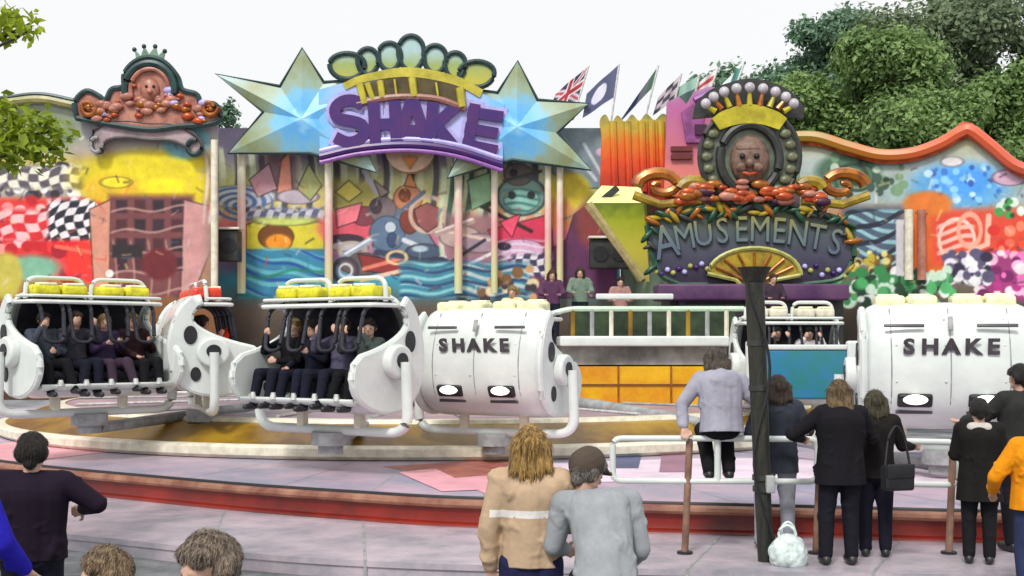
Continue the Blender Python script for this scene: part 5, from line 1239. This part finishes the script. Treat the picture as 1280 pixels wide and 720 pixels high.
person((X(1274, 11.9), 11.9, WALK), PI + .25, 'tall dark haired person in charcoal jacket reaching left at the right edge', (.03, .032, .03), (.012, .012, .016), hd, dict(el=(.30, -.12, 1.22), wl=(.34, -.36, 1.18)), 1.80, .2, .1, 'short', .012, 1.1)
person((X(1296, 9.9), 9.9, GROUND), PI + .1, 'person in a padded orange yellow jacket and jeans cut off by the right edge', rgb(226, 142, 20), (.03, .04, .10), hb, dict(el=(.34, -.04, 1.14), wl=(.26, -.24, 1.0)), 1.66, 0, 0, 'short', .012, 1.3, .04, shoes=(.3, .3, .3))

# ------------------------------------------------------------------ bags
hbag = empty('handbag', (X(1122, 11.25), 11.25, 1.02), R(15), 'black shoulder handbag hanging beside the dark coat at the barrier', 'handbag')
bm = B(); box(bm, (0, 0, .13), (.30, .11, .24), bev=.035); bo_ = obj('bag_body', bm, M['black'], hbag)
bm = B(); box(bm, (0, -.05, .19), (.28, .03, .13), bev=.012); obj('flap', bm, M['black'], hbag)
obj('strap', tube(B(), bend([(-.13, 0, .22), (-.08, .03, .5), (.02, .05, .62), (.09, .03, .5), (.13, 0, .22)], .1), .011, 6), M['black'], hbag)
pb = empty('plastic_bag', (X(986, 11.15), 11.15, WALK), 0, 'crumpled white plastic carrier bag lying at the foot of the pole', 'bag')
g = B(); bmesh.ops.create_icosphere(g, subdivisions=5, radius=.17)
for v in g.verts:
    q = v.co.copy(); d = noise.noise(q * 7) * .04 + abs(noise.noise(q * 12 + Vector((3, 1, 2)))) * .035
    v.co = Vector((q.x * 1.0, q.y * .8, max(-.1, q.z) * 1.05)) * (1 + d * 3.2) + Vector((0, 0, .105))
obj('bag_body', g, mat('white_plastic', rgb(206, 220, 216), .25, .12, 14, .5, 30), pb)
g = B(); hp = [(-.04, 0, .2), (-.07, .01, .34), (0, .02, .40), (.06, .01, .33), (.04, 0, .2)]
obj('handles', tube(tube(g, bend(hp, .05), .014, 6), bend([(x * 1.3 - .02, y - .06, z - .02) for x, y, z in hp], .05), .013, 6), bpy.data.materials['white_plastic'], pb)

# ================================================================== TREES
def crown(name, parent, clumps, n, leaf, m, seed=0):
    rg = np.random.default_rng(seed); wts = np.array([c[1][0] * c[1][2] for c in clumps]); wts = wts / wts.sum()
    V = []; Fc = []
    for (c, r), w in zip(clumps, wts):
        k = int(n * w); d = rg.normal(size=(k, 3)); d /= np.linalg.norm(d, axis=1)[:, None]
        q = rg.uniform(.3, 1.1, (k, 1)) ** .6; st = rg.random((k, 1)) < .14; q = np.where(st, rg.uniform(1., 1.5, (k, 1)), q)
        p = np.array(c) + d * q * np.array(r)
        p += rg.normal(size=(k, 3)) * leaf * .6
        u = rg.normal(size=(k, 3)); u /= np.linalg.norm(u, axis=1)[:, None]
        nn = d * .8 + rg.normal(size=(k, 3)) * .6 + np.array([0, 0, .5]); nn /= np.linalg.norm(nn, axis=1)[:, None]
        u -= nn * (u * nn).sum(1)[:, None]; u /= np.linalg.norm(u, axis=1)[:, None]; v = np.cross(nn, u)
        s = leaf * rg.uniform(.5, 1.25, (k, 1))
        quad = np.stack([p - u * s, p - v * s * .55 + nn * s * .1, p + u * s, p + v * s * .55 + nn * s * .1], 1)
        b = len(V) * 4 if False else sum(len(x) for x in V)
        V.append(quad.reshape(-1, 3)); Fc.append(np.arange(k * 4).reshape(-1, 4) + b)
    me = bpy.data.meshes.new(name); me.from_pydata(np.concatenate(V).tolist(), [], np.concatenate(Fc).tolist())
    return obj(name, me, m, parent, smooth=False)


bark = mat('bark', (.06, .05, .04), .9, .3, 4, .8, 20, stretch=(4, 4, .6))
LG = leaf_mat('deep_green_leaves', (.07, .14, .045), (.32, .47, .15)); LT = leaf_mat('blue_green_leaves', (.06, .14, .09), (.28, .44, .28)); LB = leaf_mat('brown_grey_leaves', (.08, .12, .06), (.28, .36, .2)); LY = leaf_mat('yellow_green_leaves', (.07, .14, .008), (.46, .56, .03), .4)


def tree(label, x, Y, top, bot, wpx, m, n, leaf, seed, cat='tree', group='trees behind the ride'):
    rg = random.Random(seed); c = P(x, (top + bot) / 2, Y); k = Y / F
    root = empty('tree', (c.x, Y, GROUND), 0, label, cat, group)
    H = (bot - top) * k / 2; Wd = wpx * k / 2; cl = []
    for i in range(34):
        a = rg.uniform(0, 2 * PI); rr = rg.random() ** .5; zz = rg.uniform(-.8, .72)
        sp = math.sqrt(max(.12, 1 - zz * zz))
        q = rg.uniform(.13, .33)
        cl.append((( math.cos(a) * rr * Wd * sp * .85, math.sin(a) * rr * Wd * sp * .6, c.z - GROUND + zz * H), (Wd * q, Wd * q * .9, H * q * .85)))
    crown('crown', root, cl, n, leaf, m, seed)
    bm = B(); base = c.z - GROUND
    tube(bm, [(0, 0, -.2), (.1, 0, base * .4), (-.1, .1, base * .75), (0, 0, base + H * .5)], .45, 9, r1=.12)
    for i in range(0, 34, 3): tube(bm, [(0, 0, base * .55), tuple(Vector(cl[i][0]) * .5 + Vector((0, 0, base * .4))), cl[i][0]], .16, 6, r1=.04)
    obj('trunk', bm, bark, root)


tree('broad deep green tree right of the crowned sign, filling the gap over the wavy wall', 1075, 46, 30, 260, 250, LG, 80000, .12, 1)
tree('dark green tree at the right edge above the orange peak', 1240, 44, 70, 300, 230, LG, 70000, .12, 2)
tree('tall grey brown tree behind the others at the top right corner', 1215, 56, -40, 220, 330, LB, 50000, .17, 3)
tree('blue green tree top behind the broad green one', 1040, 58, 8, 240, 200, LT, 45000, .15, 4)
tree('mid green tree low behind the wavy orange wall', 1160, 40, 105, 300, 190, LG, 60000, .11, 5)
tree('small blue green tree top behind the flags and pink castle board', 893, 60, 74, 260, 100, LT, 9000, .17, 6)
tree('small dark tree top in the gap beside the left star', 270, 60, 122, 260, 70, LT, 4500, .17, 8)
# overhanging tree beside the camera
root = empty('tree', (-5.3, 8.6, GROUND), 0, 'yellow green tree whose leafy twigs hang in from the left edge', 'tree')
bm = B(); tube(bm, [(0, 0, -.1), (.05, 0, 2), (0, .1, 4.4), (-.2, .1, 6.4)], .24, 10, r1=.08)
cl = []
rg = random.Random(5)
for x, y, Y, r in ((-20, 30, 8.6, .16), (10, 38, 8.7, .12), (34, 40, 8.5, .09), (18, 20, 8.8, .10), (-40, 60, 8.6, .2), (4, 20, 8.5, .09), (44, 26, 8.7, .05), (-10, 160, 8.5, .2), (20, 148, 8.7, .15), (50, 150, 8.5, .12), (66, 165, 8.6, .11), (30, 178, 8.6, .17), (10, 195, 8.4, .15), (50, 192, 8.6, .13), (74, 186, 8.6, .08), (-30, 190, 8.6, .24), (-60, 120, 8.6, .3), (82, 172, 8.6, .06), (-8, 128, 8.6, .1)):
    p = P(x, y, Y) - Vector((-5.3, 8.6, GROUND)); cl.append((tuple(p), (r * .75, r * .75, r * .55)))
for c, r in cl[::2]: tube(bm, [(0, .05, 2.6), Vector((0, .05, 2.9)).lerp(Vector(c), .5) + Vector((0, 0, .25)), c], .035, 6, r1=.008)
for k in range(14):
    a = rg.uniform(1.8, 4.6); cl.append(((math.cos(a) * 1.3, math.sin(a) * 1.3, rg.uniform(3, 6.4)), (.8, .8, .6)))
obj('trunk', bm, bark, root)
crown('crown', root, cl[:19], 1500, .046, LY, 9); crown('crown', root, cl[19:], 3500, .08, LY, 10)

# ================================================================== SKY, LIGHT, CAMERA
EL, AZ = R(48), R(-150)
w = bpy.data.worlds.new('World'); scene.world = w; w.use_nodes = True; nt = w.node_tree; bg = nt.nodes['Background']
sky = nt.nodes.new('ShaderNodeTexSky'); sky.sky_type = 'NISHITA'; sky.sun_disc = False
sky.sun_elevation = EL; sky.sun_rotation = R(200); sky.dust_density = 5; sky.air_density = 1.4; sky.ozone_density = .6
hs = nt.nodes.new('ShaderNodeHueSaturation'); hs.inputs['Saturation'].default_value = .16; hs.inputs['Value'].default_value = 1.25
tc = nt.nodes.new('ShaderNodeTexCoord'); nz = nt.nodes.new('ShaderNodeTexNoise'); nz.inputs['Scale'].default_value = 2.2; nz.inputs['Detail'].default_value = 6
nt.links.new(tc.outputs['Generated'], nz.inputs['Vector'])
mx = nt.nodes.new('ShaderNodeMix'); mx.data_type = 'RGBA'; mx.inputs['Factor'].default_value = .72
cr_ = nt.nodes.new('ShaderNodeValToRGB'); cr_.color_ramp.elements[0].color = (13.4, 13.5, 13.8, 1); cr_.color_ramp.elements[1].color = (14.4, 14.4, 14.5, 1)
nt.links.new(nz.outputs['Fac'], cr_.inputs['Fac'])
nt.links.new(sky.outputs['Color'], hs.inputs['Color']); nt.links.new(hs.outputs['Color'], mx.inputs['A']); nt.links.new(cr_.outputs['Color'], mx.inputs['B'])
nt.links.new(mx.outputs['Result'], bg.inputs['Color']); bg.inputs['Strength'].default_value = .074
su = bpy.data.lights.new('sun', 'SUN'); su.energy = 2.1; su.angle = R(11); su.color = (1, .97, .92)
so = bpy.data.objects.new('sun', su); COL.objects.link(so)
so.rotation_euler = (R(90) - EL, 0, R(-20))     # light travels away from the camera, from behind its left shoulder
cam = bpy.data.cameras.new('camera'); co = bpy.data.objects.new('camera', cam); COL.objects.link(co)
co.location = (0, 0, CZ); co.rotation_euler = (R(90), 0, 0)
cam.sensor_width = 36; cam.lens = 36 * F / 1280; cam.shift_y = (HY - 360) / 1280; cam.clip_start = .05; cam.clip_end = 1000
scene.camera = co
vs_ = scene.view_settings; vs_.view_transform = 'Standard'; vs_.look = 'None'; vs_.exposure = .2; vs_.gamma = 1; vs_.use_curve_mapping = False
scene.cycles.max_bounces = 6

bpy.data.scenes.remove(TMP)
